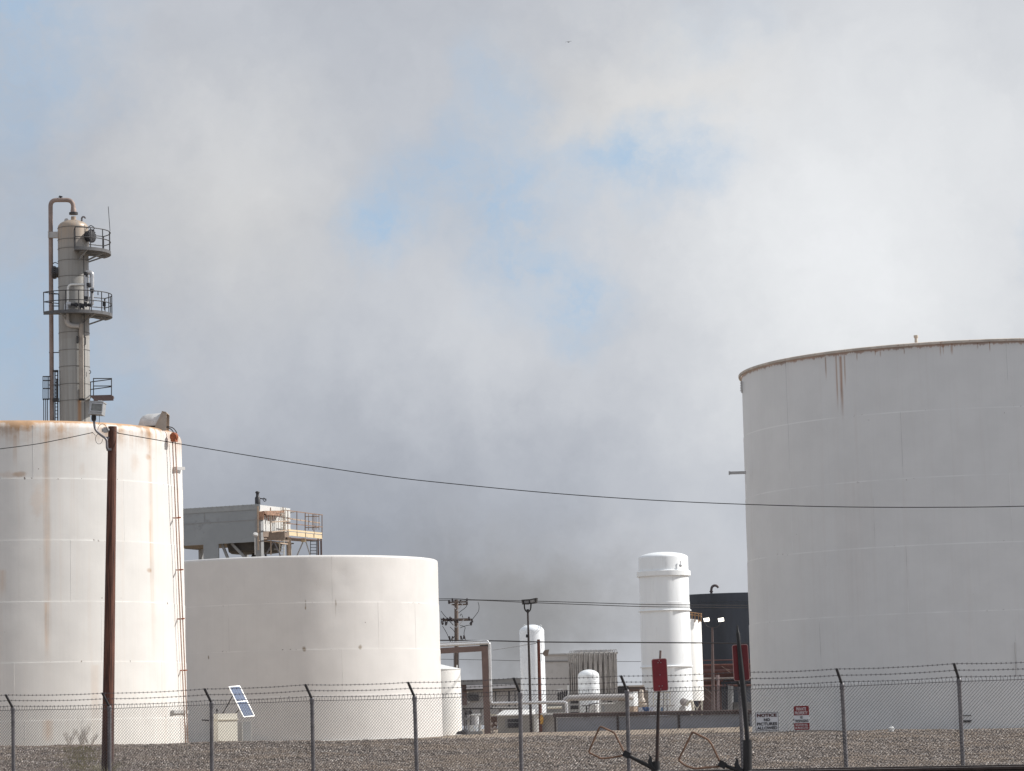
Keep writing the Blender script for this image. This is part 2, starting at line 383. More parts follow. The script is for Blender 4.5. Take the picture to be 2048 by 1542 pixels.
def tank_shell(tk, zb, seams_px, material, parent, roundtop=.0, dents=(), amp=.012, seed=0, step=.014, name='shell'):
    rings = []   # (z, extra radius)
    bounds = sorted([zb] + tk.z[1:] + [tk.z[0]])
    nc = len(bounds) - 1
    for i in range(nc):
        z0, z1 = bounds[i], bounds[i + 1]; ex = (nc - 1 - i) * step - step * 1.5; top = (i == nc - 1); kk = 10
        for k in range(kk + 1):
            z = z0 + (z1 - z0) * k / kk
            if top and roundtop and z > z1 - roundtop: continue
            rings.append((z, ex))
    zt = tk.z[0]
    if roundtop:
        for k in range(9):
            a = PI / 2 * k / 8; rings.append((zt - roundtop + roundtop * math.sin(a), -step * 1.5 - roundtop * (1 - math.cos(a))))
    dn_ = [(*tk.hit(x, y), rx * s_at(tk.D), ry * s_at(tk.D), dep) for (x, y, rx, ry, dep) in dents]
    def disp(th, z):
        if abs(th) > 1.7: return 0
        d = amp * (mn.noise(Vector((th * tk.R * .42, z * .5, seed))) + .6 * mn.noise(Vector((th * tk.R * 1.1, z * 1.0, seed + 9))))
        for (t0, z0, rx, ry, dep) in dn_: d -= dep * math.exp(-((th - t0) * tk.R / rx) ** 2 - ((z - z0) / ry) ** 2)
        return d
    N = 360; mb = MB(); ths = [2 * PI * j / N - PI for j in range(N)]
    for z, ex in rings:
        for th in ths:
            mb.v.append(tuple(tk.pt(th, z, ex + disp(th, z))))
    nr = len(rings)
    for i in range(nr - 1):
        for j in range(N): mb.f.append((i * N + j, i * N + (j + 1) % N, (i + 1) * N + (j + 1) % N, (i + 1) * N + j))
    # shallow cone roof
    ci = len(mb.v); rr = rings[-1][1]
    mb.v.append((tk.c.x, tk.c.y, zt + tk.R * .04))
    for j in range(N): mb.f.append(((nr - 1) * N + j, (nr - 1) * N + (j + 1) % N, ci))
    uvs_n = len(mb.v)
    # welded vertical plate seams
    nshell = len(mb.v); seamuv = []
    for (x, y0, y1) in seams_px:
        th, za = tk.hit(x, y0); _, zc = tk.hit(x, y1)
        # snap to course bounds
        za = min(bounds, key=lambda q: abs(q - za)); zc = min(bounds, key=lambda q: abs(q - zc))
        if za <= zc: za = zc + abs(y1 - y0) * s_at(tk.D)
        if roundtop and za == bounds[-1]: za -= roundtop * .7
        for zz in [zc]:
            ci2 = max([q for q in range(nc) if bounds[q] <= zc + .01] or [0]); ex = (nc - 1 - ci2) * step - step * 1.5
            p0 = tk.pt(th, zc, ex + .004); p1 = tk.pt(th, za, ex + .004)
            o = len(mb.v); nrm_ = tk.nrm(th); sdv = Vector((-nrm_.y, nrm_.x, 0)); K_ = 14
            for kk_ in range(K_ + 1):
                z_ = zc + (za - zc) * kk_ / K_; pb_ = tk.pt(th, z_, ex + disp(th, z_)); mb.v += [tuple(pb_ - sdv * .012 - nrm_ * .01), tuple(pb_ - sdv * .006 + nrm_ * .004), tuple(pb_ + sdv * .006 + nrm_ * .004), tuple(pb_ + sdv * .012 - nrm_ * .01)]
            for kk_ in range(K_):
                for e_ in range(3): a_ = o + kk_ * 4 + e_; mb.f.append((a_, a_ + 1, a_ + 5, a_ + 4))
    ob = mb.build('shell' if name is None else name, material, parent, smooth=30)
    me = ob.data; uvl = me.uv_layers.new(name='UVMap')
    co = np.empty(len(me.vertices) * 3); me.vertices.foreach_get('co', co); co = co.reshape(-1, 3) + np.array(WP[parent.name])
    rel = co[:, :2] - np.array([tk.c.x, tk.c.y]); fr = np.array([tk.front.x, tk.front.y]); sd = np.array([tk.side.x, tk.side.y])
    th = np.arctan2(rel @ sd, rel @ fr); uvv = np.column_stack([th * tk.R, co[:, 2]])
    li = np.empty(len(me.loops), dtype=np.int32); me.loops.foreach_get('vertex_index', li)
    uvl.data.foreach_set('uv', uvv[li].reshape(-1).astype(np.float32))
    at = me.attributes.new('seam', 'FLOAT', 'POINT'); fl_ = np.zeros(len(me.vertices), dtype=np.float32); fl_[nshell:] = 1; at.data.foreach_set('value', fl_)
    return ob

ZB = CZ - .6
T1 = Tank(-.1681, .0576, 122, [.0997, .0813, .0620, .0429, .0241, .0062])
T2 = Tank(-.0749, .0487, 155, [.0561, .0411, .0263, .0118])
T3 = Tank(.1517, .0749, 112, [.1143, .0936, .0730, .0523, .0316, .0110])
# left tank
t1 = thing('storage_tank', (T1.c.x, T1.c.y, ZB), 'rust streaked off white storage tank at the left with tubes running down its side', 'storage tank')
p1 = tank_paint('tank_paint_rust_streaked', T1, L(.80, .775, .74), streaks=[(92, 850, 1400, .20, .42), (92, 1205, 1330, .12, .45), (300, 838, 1400, .22, .36), (300, 1040, 1180, .10, .3), (190, 1330, 1480, .3, .18), (95, 1440, 1495, .3, .4), (30, 870, 940, .12, .35), (355, 870, 1200, .15, .35), (5, 1140, 1200, .2, .3)],
    topstain=.95, chips=.8, spots=[(48, 850, 26, 12, .55), (40, 948, 14, 6, .5), (122, 856, 12, 10, .4), (60, 845, 50, 6, .35), (75, 1000, 14, 40, .2), (297, 915, 7, 6, .4), (298, 1140, 6, 5, .5), (18, 950, 22, 8, .2), (165, 940, 8, 14, .12), (270, 925, 10, 20, .2)], fine=.11)
tank_shell(T1, ZB, [(66, 836, 955), (248, 965, 1080), (141, 1080, 1204), (202, 1204, 1325), (28, 1328, 1440), (322, 1325, 1440), (50, 1445, 1490), (338, 1450, 1490)], p1, t1, roundtop=.32, amp=.016, seed=3)
def on(tk, x, y, out):
    th, z = tk.hit(x, y); return tk.pt(th, z, out)
g1 = MB(); pth = [on(T1, 334, 858, -.25) + Vector((0, 0, .10)), on(T1, 336, 860, .12) + Vector((0, 0, .06)), on(T1, 337.5, 868, .24)]
g1.tube(rounded(pth, .15), .022, 6)
pth = [p + Vector((.10, 0, .03)) for p in pth]; g1.tube(rounded(pth, .15), .022, 6); g1.build('gauge_head_pipe', m_dark, t1)
cpt = on(T1, 336, 874, .26); nn = T1.nrm(T1.hit(336, 874)[0])
g2 = MB(); g2.lathe([(.02, -.12), (.14, -.11), (.17, -.04), (.17, .05), (.13, .11), (.02, .12)], cpt, 16, axis=Vector((nn.y, -nn.x, 0)))
g2.box(cpt + Vector((0, 0, -.1)), (.2, .26, .2), math.atan2(nn.y, nn.x)); g2.build('gauge_pulley_box', m_rust, t1)
mt_tube = mat('gauge_tube_paint', L(.42, .28, .22), .6, 0, .3, 2, RUST, .7)
for (xa, xb) in ((335.5, 361.5), (341, 366)):
    pts = [on(T1, xa + (xb - xa) * k / 10, 880 + 612 * k / 10, .20) for k in range(11)]
    MB().tube(pts, .024, 8).build('gauge_tube', mt_tube, t1)
for (x, y) in ((345, 1036), (350, 1140), (352.5, 1238), (357.5, 1341)):
    p = on(T1, x, y, .22); q = MB(); q.box(p, (.34, .06, .05), -.8); q.bar(p, on(T1, x + 1, y, 0), .04, .04); q.build('tube_clamp', m_rust, t1)
for (x0, x1, y) in ((346, 364.5, 937), (340, 371, 1424)):
    a = on(T1, x0, y, .16); b_ = on(T1, x1 - 3, y, .16); q = MB(); q.bar(a, b_, .03, .12); q.bar(a, on(T1, x0, y, 0), .03, .12); q.bar(b_, on(T1, x1 - 2, y, 0), .03, .12)
    q.build('tube_bracket', m_ltgrey, t1)
# hood on the left tank's roof
Yh_ = T1.c.y - T1.R * .25
h0 = V(279, 850, Yh_)
hd = thing('roof_vent_hood', V(305, 852, Yh_), 'dull grey half barrel vent hood on the roof edge of the left tank', 'vent hood')
s = s_at(Yh_); body = MB(); prof = []
n = 14; zb_ = V(300, 862, Yh_).z
L0, L1 = V(277, 845, Yh_), V(323, 845, Yh_)
rows = [(0, .10, .10), (.08, .30, .32), (.2, .42, .44), (.4, .50, .52), (1., .52, .54)]
for (t, rw, rh) in rows:
    cx = L0.x + (L1.x - L0.x) * t
    for j in range(n + 1):
        a = PI * j / n; body.v.append((cx, Yh_ - math.cos(a) * rw, zb_ + math.sin(a) * rh + .16))
for i in range(len(rows) - 1):
    for j in range(n): body.f.append((i * (n + 1) + j, i * (n + 1) + j + 1, (i + 1) * (n + 1) + j + 1, (i + 1) * (n + 1) + j))
body.build('hood_body', mat('hood_galvanised', L(.62, .61, .60), .6, .0, .15, 3, L(.28, .27, .26), .8), hd)
e = MB(); z1 = V(330, 826, Yh_).z; xa = V(309, 850, Yh_).x; xb = V(327, 826, Yh_).x; xc = V(336, 826, Yh_).x; xd = V(335, 858, Yh_).x; zc = zb_ - .05
e.prism([(xa, Yh_ - .55, zc), (xd, Yh_ - .50, zc), (xc, Yh_ - .50, z1 - .04), (xb, Yh_ - .55, z1)], (0, .03, 0))
e.prism([(xa, Yh_ + .55, zc), (xd, Yh_ + .55, zc), (xc, Yh_ + .55, z1 - .04), (xb, Yh_ + .55, z1)], (0, -.03, 0))
e.prism([(xa, Yh_ - .52, zc), (xb, Yh_ - .52, z1), (xb, Yh_ + .52, z1), (xa, Yh_ + .52, zc)], (.02, 0, 0))
e.prism([(xb, Yh_ - .56, z1), (xc, Yh_ - .56, z1 - .05), (xc, Yh_ + .56, z1 - .05), (xb, Yh_ + .56, z1)], (0, 0, .03))
e.build('hood_mouth', mat('hood_mouth_paint', L(.42, .37, .32), .6, 0, .1, 3), hd)

# middle tank
t2 = thing('storage_tank', (T2.c.x, T2.c.y, ZB), 'low wide white storage tank with a dented upper plate, right of the rust streaked tank', 'storage tank')
p2 = tank_paint('tank_paint_plain', T2, L(.76, .735, .71), streaks=[(611, 1200, 1222, .05, .6), (671, 1200, 1240, .05, .4)], chips=.9,
    spots=[(608, 1298, 4, 5, 1.), (720, 1294, 4, 5, .8), (611, 1216, 1.5, 4, 1.), (672, 1206, 1.5, 9, .6), (417, 1315, 1.5, 4, 1.), (880, 1318, 3, 9, .6), (420, 1440, 14, 20, .08)], fine=.05, rust=L(.33, .27, .2))
tank_shell(T2, ZB, [(664, 1112, 1208), (457, 1213, 1303), (756, 1203, 1298), (684, 1300, 1385), (388, 1213, 1216), (830, 1205, 1297)], p2, t2, roundtop=.12, amp=.012, seed=11,
    dents=[(683, 1146, 17, 12, .032), (692, 1173, 19, 11, .022), (648, 1180, 28, 22, .030), (672, 1226, 14, 12, .010), (760, 1150, 34, 30, .010)])
k = MB(); k.lathe([(T2.R + .06, CZ - .42), (T2.R + .10, CZ - .36), (T2.R + .06, CZ - .345)], (T2.c.x, T2.c.y, 0), 180, cap=False); k.build('bottom_chime', m_white, t2)

# right tank
t3 = thing('storage_tank', (T3.c.x, T3.c.y, ZB), 'very large shaded white storage tank at the right with rust drips under its rim', 'storage tank')
dr = []
for x, yy, ln, wd, am in [(1650, 714, 50, .05, .7), (1671, 712, 120, .06, .8), (1680, 712, 140, .10, .8), (1688, 711, 70, .05, .7), (1713, 706, 18, .03, 1.), (1750, 702, 10, .03, .8), (1760, 702, 14, .04, .8), (1808, 698, 12, .03, .9), (1880, 690, 26, .04, .7), (1886, 690, 22, .03, .6), (1903, 688, 24, .06, .8), (1979, 684, 22, .03, .8), (1955, 686, 14, .04, .6), (1530, 734, 8, .02, .8), (1570, 724, 14, .02, .9), (1587, 721, 8, .02, .8), (1700, 930, 420, 1.0, .06)]:
    dr.append((x, yy, yy + ln, wd, am))
p3 = tank_paint('tank_paint_shaded', T3, L(.76, .755, .745), streaks=dr, topstain=.8, chips=.35, rust=L(.38, .18, .09), fine=.06, rimrust=.55)
tank_shell(T3, ZB, [(1570, 720, 850), (1576, 850, 985), (1581, 985, 1110), (2012, 680, 815), (1801, 830, 960), (2019, 950, 1087), (1812, 1090, 1225), (1745, 960, 1090), (2028, 1225, 1345), (1640, 1240, 1360)], p3, t3, roundtop=0, amp=.008, seed=21)
rim = MB(); rim.lathe([(T3.R + .02, T3.z[0] - .06), (T3.R + .09, T3.z[0] - .055), (T3.R + .10, T3.z[0] - .01), (T3.R + .10, T3.z[0] + .02), (T3.R + .0, T3.z[0] + .05)], (T3.c.x, T3.c.y, 0), 240, cap=False)
rim.build('top_rim', mat('rim_paint', L(.55, .49, .43), .7, 0, .2, 1.2, L(.28, .13, .07), .8), t3)
pv = on(T3, 1825, 705, -.6); q = MB(); q.tube([pv + Vector((0, 0, -.2)), Vector((pv.x, pv.y, V(1825, 675, pv.y).z))], .055, 12); q.lathe([(.065, 0), (.08, .03), (.08, .09), (.02, .11)], (pv.x, pv.y, V(1825, 676, pv.y).z), 14); q.build('roof_vent_pipe', m_cream, t3)
a = on(T3, 1500, 945, -.1); q = MB(); yb = a.y
q.bar(V(1458, 946, yb), V(1492, 945, yb), .10, .10); q.box(V(1458.6, 946, yb), (.04, .16, .13)); q.build('side_bracket', m_ltgrey, t3)
q = MB(); yb = on(T3, 1487, 800, 0).y
for k_ in range(4): q.box(V(1482.3, 766 + k_ * 5, yb), (.06, .12, .05))
q.tube([V(1483.5, 762, yb), V(1484, 786, yb)], .03, 6); q.build('ladder_stub', m_ltgrey, t3)
q = MB()
for x in (2029, ):
    q.tube([on(T3, x, 1285, .14), on(T3, x + 1.5, 1352, .14)], .02, 6)
q.build('conduit', m_ltgrey, t3)
q = MB(); p = on(T3, 1933, 1441, .06); rz = math.atan2(T3.nrm(T3.hit(1933, 1441)[0]).y, T3.nrm(T3.hit(1933, 1441)[0]).x) + PI / 2
q.box(p, (.36, .03, .025), rz); q.box(p + Vector((0, 0, .17)), (.34, .03, .025), rz); q.bar(p + Vector((-.17, 0, 0)), p + Vector((-.17, 0, .17)), .03, .03); q.bar(p + Vector((.17, 0, -.03)), p + Vector((.17, 0, .24)), .03, .03)
q.box(p + Vector((0, 0, -.04)), (.3, .05, .05), rz); q.build('nozzle_bracket', m_dark, t3)

# small white tank right of the middle tank
sY = 178; sc_ = s_at(sY); R4 = 55 * sc_; c4 = V(867, 1400, sY)
t4 = thing('storage_tank', (c4.x, sY, ZB), 'small white cone roofed tank peeking out behind the right edge of the dented tank', 'storage tank')
zt = V(921, 1338, sY).z
q = MB(); q.lathe([(R4, ZB), (R4, zt - .02)], (c4.x, sY, 0), 64, cap=False); q.build('shell', mat('small_tank_paint', L(.88, .86, .82), .5, 0, .04, 1.2, L(.5, .4, .3), .3), t4)
q = MB(); q.lathe([(R4 + .03, zt - .03), (R4 + .03, zt + .01), (.02, zt + .42)], (c4.x, sY, 0), 64); q.build('cone_roof', m_white, t4)
q = MB(); q.tube([V(914, 1337, sY - .2), V(914, 1330, sY - .2)], .03, 8); q.build('roof_nozzle', m_white, t4)

# ------------------------------------------------------------------ distillation column
CY = 200; cs = s_at(CY)
def cx_at(y): return 147 + (y - 540) * .0035
cc_ = V(147.5, 600, CY); RC = 30.8 * cs
col = thing('distillation_column', (cc_.x, CY, ZB), 'tall grey process column with railed platforms standing behind the rust streaked tank', 'process column')
zsh = V(147, 456, CY).z; zdm = V(147, 440, CY).z
prof = [(RC, ZB + 1), (RC, zsh)]
for k in range(1, 9):
    a = PI / 2 * k / 8; prof.append((RC * math.cos(a) + .001, zsh + (zdm - zsh) * math.sin(a) * 1.0))
mt, n_, b = new_mat('column_cladding')
tc = n_.new('ShaderNodeTexCoord').outputs['Object']
sx = n_.sep(tc)
ang = n_.m('ARCTAN2', sx[1], sx[0])
stv = n_.noise(n_.comb(n_.m('MULTIPLY', ang, 5.), n_.m('MULTIPLY', sx[2], .09), 0.), 1., 6, .6)
c = n_.mix(n_.mr(stv, .3, .7), L(.30, .285, .265), L(.40, .395, .375))
seg = n_.m('FLOOR', n_.m('DIVIDE', sx[2], 2.1)); wn_ = n_.new('ShaderNodeTexWhiteNoise', noise_dimensions='1D'); n_.put(wn_.inputs['W'], seg)
c = n_.mix(n_.m('MULTIPLY', wn_.outputs['Value'], .3), c, L(.26, .23, .20))
zt_ = zsh - ZB
c = n_.mix(n_.m('MULTIPLY', n_.mr(sx[2], zt_ - 2.2, zt_ + .2), n_.mr(stv, .35, .6, .25, .75)), c, L(.42, .30, .20))
st = n_.mr(n_.m('ABSOLUTE', n_.m('SUBTRACT', ang, -1.12)), .03, .2, 1., 0.)
c = n_.mix(n_.m('MULTIPLY', st, n_.m('MULTIPLY', n_.mr(sx[2], V(160, 800, CY).z - ZB - .1, V(160, 800, CY).z - ZB, 1., 0.), .8)), c, L(.42, .22, .10))
n_.put(b.inputs['Base Color'], c); b.inputs['Roughness'].default_value = .45; b.inputs['Metallic'].default_value = .15
MB().lathe(prof, (cc_.x, CY, 0), 48).build('shell', mt, col)
for y in (481, 499, 523, 555, 575, 667, 702, 735, 770, 803, 457):
    z = V(147, y, CY).z; q = MB(); q.lathe([(RC + .002, z - .02), (RC + .02, z - .018), (RC + .02, z + .018), (RC + .002, z + .02)], (cc_.x, CY, 0), 48, cap=False); q.build('cladding_band', mat('band_grey', L(.17, .16, .15), .6), col)
m_pink = mat('overhead_pipe_paint', L(.30, .225, .195), .6, .1, .15, 1.5, L(.42, .37, .33), .5)
def CP(x, y, dy=0): return V(x, y, CY + dy)
# nozzle, flange, overhead line
q = MB(); base_ = CP(147, 442)
q.lathe([(.20, -.1), (.17, .12), (.17, .3)], base_, 16)
q.build('top_nozzle', m_tan, col)
q = MB(); q.lathe([(.30, -.07), (.30, .07)], CP(147, 427), 16); q.build('nozzle_flange', m_dark, col)
pa = [CP(147, 427), CP(146.5, 419), CP(146, 414), CP(145, 400), CP(139, 399.5), CP(105, 400.5), CP(101.5, 403), CP(102, 470, -.2), CP(103.5, 630, -.2), CP(104.5, 860, -.2)]
pth = rounded([CP(147, 427), CP(146, 400), CP(101, 400), CP(104, 860, -.2)], .45, 8)
rad = [.15] * len(pth); rad[0] = .2; rad[1] = .15
q = MB(); q.tube(pth, rad, 14); q.lathe([(.2, -.1), (.2, .12), (.14, .3)], CP(147, 424), 14); q.build('overhead_pipe', m_pink, col)
q = MB(); q.box(CP(110, 470, -.15), (23 * cs, .35, 12 * cs)); q.box(CP(98, 470, -.15), (.07, .5, 14 * cs)); q.build('pipe_bracket', m_ltgrey, col)
for y in (588, 612, 705, 770):
    q = MB(); q.bar(CP(98, y, -.2), CP(118, y, -.2), .05, .06); q.build('pipe_guide', m_dark, col)
# lifting lugs & small vent
for (x, h) in ((133, 10), (60 + 200, 0)):
    if h:
        q = MB(); q.lathe([(.15, -.03), (.15, .03)], CP(x, 441, -.4), 16, axis=(0, 1, 0)); q.box(CP(x, 445, -.4), (.3, .06, .2)); q.build('lifting_lug', m_ltgrey, col)
q = MB(); q.tube(arc(CP(167, 437, -.2), .12, PI, 0, (1, 0, 0), (0, 0, 1)), .06, 8); q.tube([CP(163.4, 437, -.2), CP(163.4, 446, -.2)], .06, 8); q.build('gooseneck_vent', m_galv, col)
def manway(x, y, R, ax, dy=0):
    c0 = CP(x, y, dy); q = MB(); A = Vector(ax).normalized()
    q.lathe([(R * .8, -.35), (R * .8, 0)], c0, 20, axis=A); q.lathe([(R, -.02), (R, .10), (R * .7, .14), (.02, .17)], c0, 20, axis=A)
    o = q.build('manway', m_dark, col)
    b2 = MB(); X = A.orthogonal().normalized(); Yx = A.cross(X)
    for k in range(16):
        t = 2 * PI * k / 16; pp = c0 + (X * math.cos(t) + Yx * math.sin(t)) * R * .88; b2.tube([pp - A * .07, pp + A * .18], .03, 5)
    b2.build('flange_bolts', m_galv, o)
    b3 = MB(); b3.tube(rounded([c0 + A * .1 + Vector((0, 0, R * .6)), c0 + A * .3 + Vector((0, 0, R * 1.15)), c0 + A * .0 + Vector((0, 0, R * 1.6)), c0 - A * .25 + Vector((0, 0, R * 1.3))], .1), .03, 6); b3.build('davit_arm', m_dark, o)
manway(182, 472, .46, (.95, -.4, 0), -.4)
manway(110, 545, .44, (-1, .1, 0), 0)
# railed platforms
def platform(a0, a1, r0, r1, zf, hr, parent, posts=7, ends=True, mid=True):
    nf = 24; q = MB(); C = Vector((cc_.x, CY, 0))
    def pp(a, r, z): return C + Vector((math.cos(a) * r, math.sin(a) * r, z))
    top = []; vs = []; 
    for i in range(nf + 1):
        a = a0 + (a1 - a0) * i / nf; vs += [pp(a, r0, zf), pp(a, r1, zf), pp(a, r1, zf - .22), pp(a, r0, zf - .08)]
    fs = []
    for i in range(nf):
        for k in range(4):
            A = i * 4 + k; B = i * 4 + (k + 1) % 4; fs.append((A, B, B + 4, A + 4))
    fs += [(0, 3, 2, 1), (nf * 4, nf * 4 + 1, nf * 4 + 2, nf * 4 + 3)]
    q.add(vs, fs); fl = q.build('platform_deck', mat('deck_grating', L(.12, .12, .125), .7, .1, .15, 4), parent)
    br = MB()
    for i in range(3):
        a = a0 + (a1 - a0) * (i + .5) / 3; br.bar(pp(a, r1 - .3, zf - .2), pp(a, r0 - .3, zf - .75), .07, .10)
        br.bar(pp(a, r1 - .1, zf - .16), pp(a, r0 - .3, zf - .16), .07, .14)
    br.build('platform_brace', m_grey, fl)
    rl = MB()
    for hh in ((hr, hr * .5) if mid else (hr,)):
        rl.tube([pp(a0 + (a1 - a0) * i / nf, r1 - .03, zf + hh) for i in range(nf + 1)], .033, 6)
        if ends:
            for a in (a0, a1): rl.tube([pp(a, r1 - .03, zf + hh), pp(a, r0 + .25, zf + hh)], .033, 6)
    for i in range(posts + 1):
        a = a0 + (a1 - a0) * i / posts; rl.tube([pp(a, r1 - .03, zf - .1), pp(a, r1 - .03, zf + hr)], .035, 6)
    if ends:
        for a in (a0, a1): rl.tube([pp(a, r0 + .25, zf), pp(a, r0 + .25, zf + hr)], .035, 6)
    rl.build('railing', m_dark, fl)
    return fl
zf = CP(195, 503).z
platform(-1.37, .75, RC, RC + 1.50, zf, 1.30, col, 5)
zf = CP(160, 629).z
platform(-2.32, .75, RC, RC + 1.55, zf, 1.30, col, 9)
# lower right small square platform
q = MB(); q.box(CP(205, 794, -.2), (42 * cs, 1.3, .12)); q.box(CP(207, 797, -.85), (40 * cs, .04, .32)); d = q.build('platform_deck', m_brown, col)
rl = MB()
for dy in (-.8, .45):
    x0, x1 = (187, 223) if dy < 0 else (181, 223)
    o_ = 0 if dy < 0 else 7
    for x in (x0, x1): rl.tube([CP(x, 797, dy), CP(x, 756 + o_, dy)], .035, 6)
    for yy in (757, 772): rl.tube([CP(x0, yy + o_, dy), CP(x1, yy + o_ * (0 if dy < 0 else .2), dy)], .035, 6)
rl.tube([CP(223, 757, -.8), CP(223, 757, .45)], .035, 6); rl.build('railing', m_dark, d)
# left ladder cage
cg = MB()
for y in (753, 761, 777, 798): cg.tube([CP(86, y, -.5), CP(92, y, -.9), CP(100, y, -.6)], .04, 6); cg.tube([CP(86, y, -.5), CP(100, y, .2)], .04, 6)
for x in (86, 90, 94, 97): cg.tube([CP(x, 753, -.6), CP(x, 800, -.6)], .03, 6)
cg.build('ladder_cage', m_dark, col)
ld = MB()
for x in (87.5, 91.5, 95): ld.tube([CP(x, 798, -.4), CP(x, 850, -.4)], .032, 6)
ld.build('ladder', m_dark, col)
ld = MB()
for x in (110, 115.5): ld.tube([CP(x, 741, -.3), CP(x, 850, -.3)], .045, 6)
for y in range(744, 848, 7): ld.tube([CP(110, y, -.3), CP(115.5, y, -.3)], .025, 5)
ld.box(CP(112, 742, -.3), (.3, .2, .12)); ld.box(CP(112, 800, -.3), (.35, .3, .25)); ld.tube([CP(114.5, 758, -.4), CP(114.5, 800, -.4)], .09, 6); ld.build('ladder', m_dark, col)
# silver piping on the front
def sp(pts, r, name='silver_pipe', mt_=m_silver, rr=.3): return MB().tube(rounded([CP(*p) for p in pts], rr, 6), r, 12).build(name, mt_, col)
FR = -RC - .25
sp([(168, 569, FR), (136, 569, FR), (136, 604, FR)], .07, 'small_silver_pipe', m_white)
sp([(172, 545, FR + .1), (184, 545, FR + .1), (184, 575, FR + .1)], .15)
sp([(172, 545, FR + .1), (173, 603, FR + .1)], .15)
sp([(184, 583, FR + .1), (184.5, 609, FR + .1), (176, 610, FR + .1)], .12)
sp([(142, 608, FR), (133, 608, FR), (133, 622, FR)], .16)
sp([(133, 628, FR), (134, 650, FR), (158, 652, FR + .2)], .17, 'downcomer_elbow', m_ltgrey, .5)
q = MB(); q.tube([CP(162, 648, FR + .2), CP(163.5, 797, FR + .2)], .15, 14); q.build('downcomer_pipe', mat('downcomer_paint', L(.40, .35, .30), .5, .2, .12, 1, L(.3, .18, .1), .5), col)
q = MB(); q.lathe([(.17, -.06), (.17, .06)], CP(163.5, 799, FR + .2), 14); q.build('pipe_end', m_black, col)
q = MB(); q.tube([CP(167.5, 505, FR + .1), CP(170, 850, FR + .1)], .03, 6); q.build('conduit', m_dark, col)
q = MB()
for x, y in ((152, 609), (160, 610), (166, 612), (171, 608), (177, 569), (172, 547), (172, 596), (184, 580)):
    q.lathe([(.14, -.1), (.14, .1)], CP(x, y, FR), 10, axis=(1, .2, 0) if y > 600 else (0, 0, 1)); q.box(CP(x + 1, y + 3, FR - .1), (.12, .12, .2))
q.tube([CP(140, 609, FR), CP(182, 610, FR)], .09, 8); q.tube([CP(160, 612, FR), CP(161, 622, FR)], .05, 6); q.tube([CP(188, 582, FR), CP(196, 582, FR), CP(196, 590, FR)], .04, 6)
q.build('valve', m_dark, col)
q = MB(); q.tube([CP(154.5, 672, FR), CP(154.5, 686, FR)], .05, 6); q.tube(rounded([CP(153, 674, FR), CP(157, 674, FR), CP(157, 686, FR), CP(153, 686, FR)], .05), .03, 6); q.tube(rounded([CP(167, 674, FR), CP(171, 674, FR), CP(171, 688, FR), CP(168, 692, FR)], .05), .035, 6); q.build('instrument', m_dark, col)
q = MB(); q.tube([CP(220, 462, -.3), CP(216.5, 413, -.3)], .022, 5); q.build('lightning_rod', m_dark, col)
q = MB(); q.tube([CP(211, 598, -1), CP(208.5, 598, -1), CP(208.5, 620, -1)], .03, 6); q.box(CP(208.5, 608, -1), (.2, .2, .3)); q.build('junction_box', m_dark, col)
q = MB(); q.tube(arc(CP(178, 744, -.5), .12, -PI / 2, PI / 2, (1, 0, 0), (0, 0, 1)), .025, 6); q.build('handle', m_dark, col)

# ------------------------------------------------------------------ small birds
def bird(loc, sc, label, rz=0.3, wings=True):
    t = thing('bird', loc, label, 'bird'); m_b = mat('bird_feather', L(.06, .06, .065), .8)
    q = MB(); A = Vector((math.cos(rz), math.sin(rz), .15)); c0 = Vector(loc) + Vector((0, 0, .10 * sc))
    q.lathe([(.003 * sc, -.20 * sc), (.03 * sc, -.12 * sc), (.055 * sc, 0), (.045 * sc, .07 * sc), (.028 * sc, .11 * sc), (.033 * sc, .14 * sc), (.02 * sc, .17 * sc), (.004 * sc, .20 * sc)], c0, 10, axis=A); q.build('body', m_b, t)
    sd = Vector((-A.y, A.x, 0)).normalized()
    for sgn in (-1, 1):
        w_ = MB(); a = c0 + A * .06 * sc; b_ = c0 - A * .06 * sc; tip = sd * sgn
        if wings: w_.prism([a, a + tip * .16 * sc + Vector((0, 0, .08 * sc)), a + tip * .36 * sc - A * .08 * sc + Vector((0, 0, .03 * sc)), b_ + tip * .15 * sc + Vector((0, 0, .05 * sc)), b_], (0, 0, -.012 * sc))
        else: w_.prism([a + sd * sgn * .05 * sc, a + sd * sgn * .06 * sc + Vector((0, 0, .10 * sc)), b_ + sd * sgn * .05 * sc - A * .12 * sc + Vector((0, 0, .05 * sc))], sd * sgn * .012 * sc)
        w_.build('wing', m_b, t)
    return t
bird(V(1137, 86, 160), .55, 'small dark bird flying high in the cloudy sky', 1.1)
bird(V(121, 397, CY), 1.0, 'dark bird perched on the overhead pipe of the process column', 2.6, False)

# ------------------------------------------------------------------ cooling tower behind the middle tank
BY = 186
Cc = V(519, 1009, BY); u = Vector((-.914, .406, 0)); wv = Vector((.406, .914, 0)); ztop = Cc.z
def B(a, b_, z): return Vector((Cc.x, Cc.y, 0)) + u * a + wv * b_ + Vector((0, 0, z))
zb1 = V(519, 1083, BY).z; zg_ = ZB
ct = thing('cooling_tower', (Cc.x, Cc.y, ZB), 'grey steel sided cooling tower on legs with tan end scaffolding, above the dented tank', 'cooling tower')
m_cas = mat('casing_sheet', L(.31, .33, .345), .5, .1, .05, .6, L(.2, .2, .2), .5)
m_casw = mat('end_sheet', L(.66, .66, .64), .5, 0, .05, .8, L(.4, .3, .2), .4)
q = MB()
def slab(q, a0, a1, b0, b1, z0, z1):
    c0 = (B(a0, b0, z0) + B(a1, b1, z1)) / 2; q.box(c0, (abs(a1 - a0), abs(b1 - b0), z1 - z0), axes=(u, wv, Vector((0, 0, 1))))
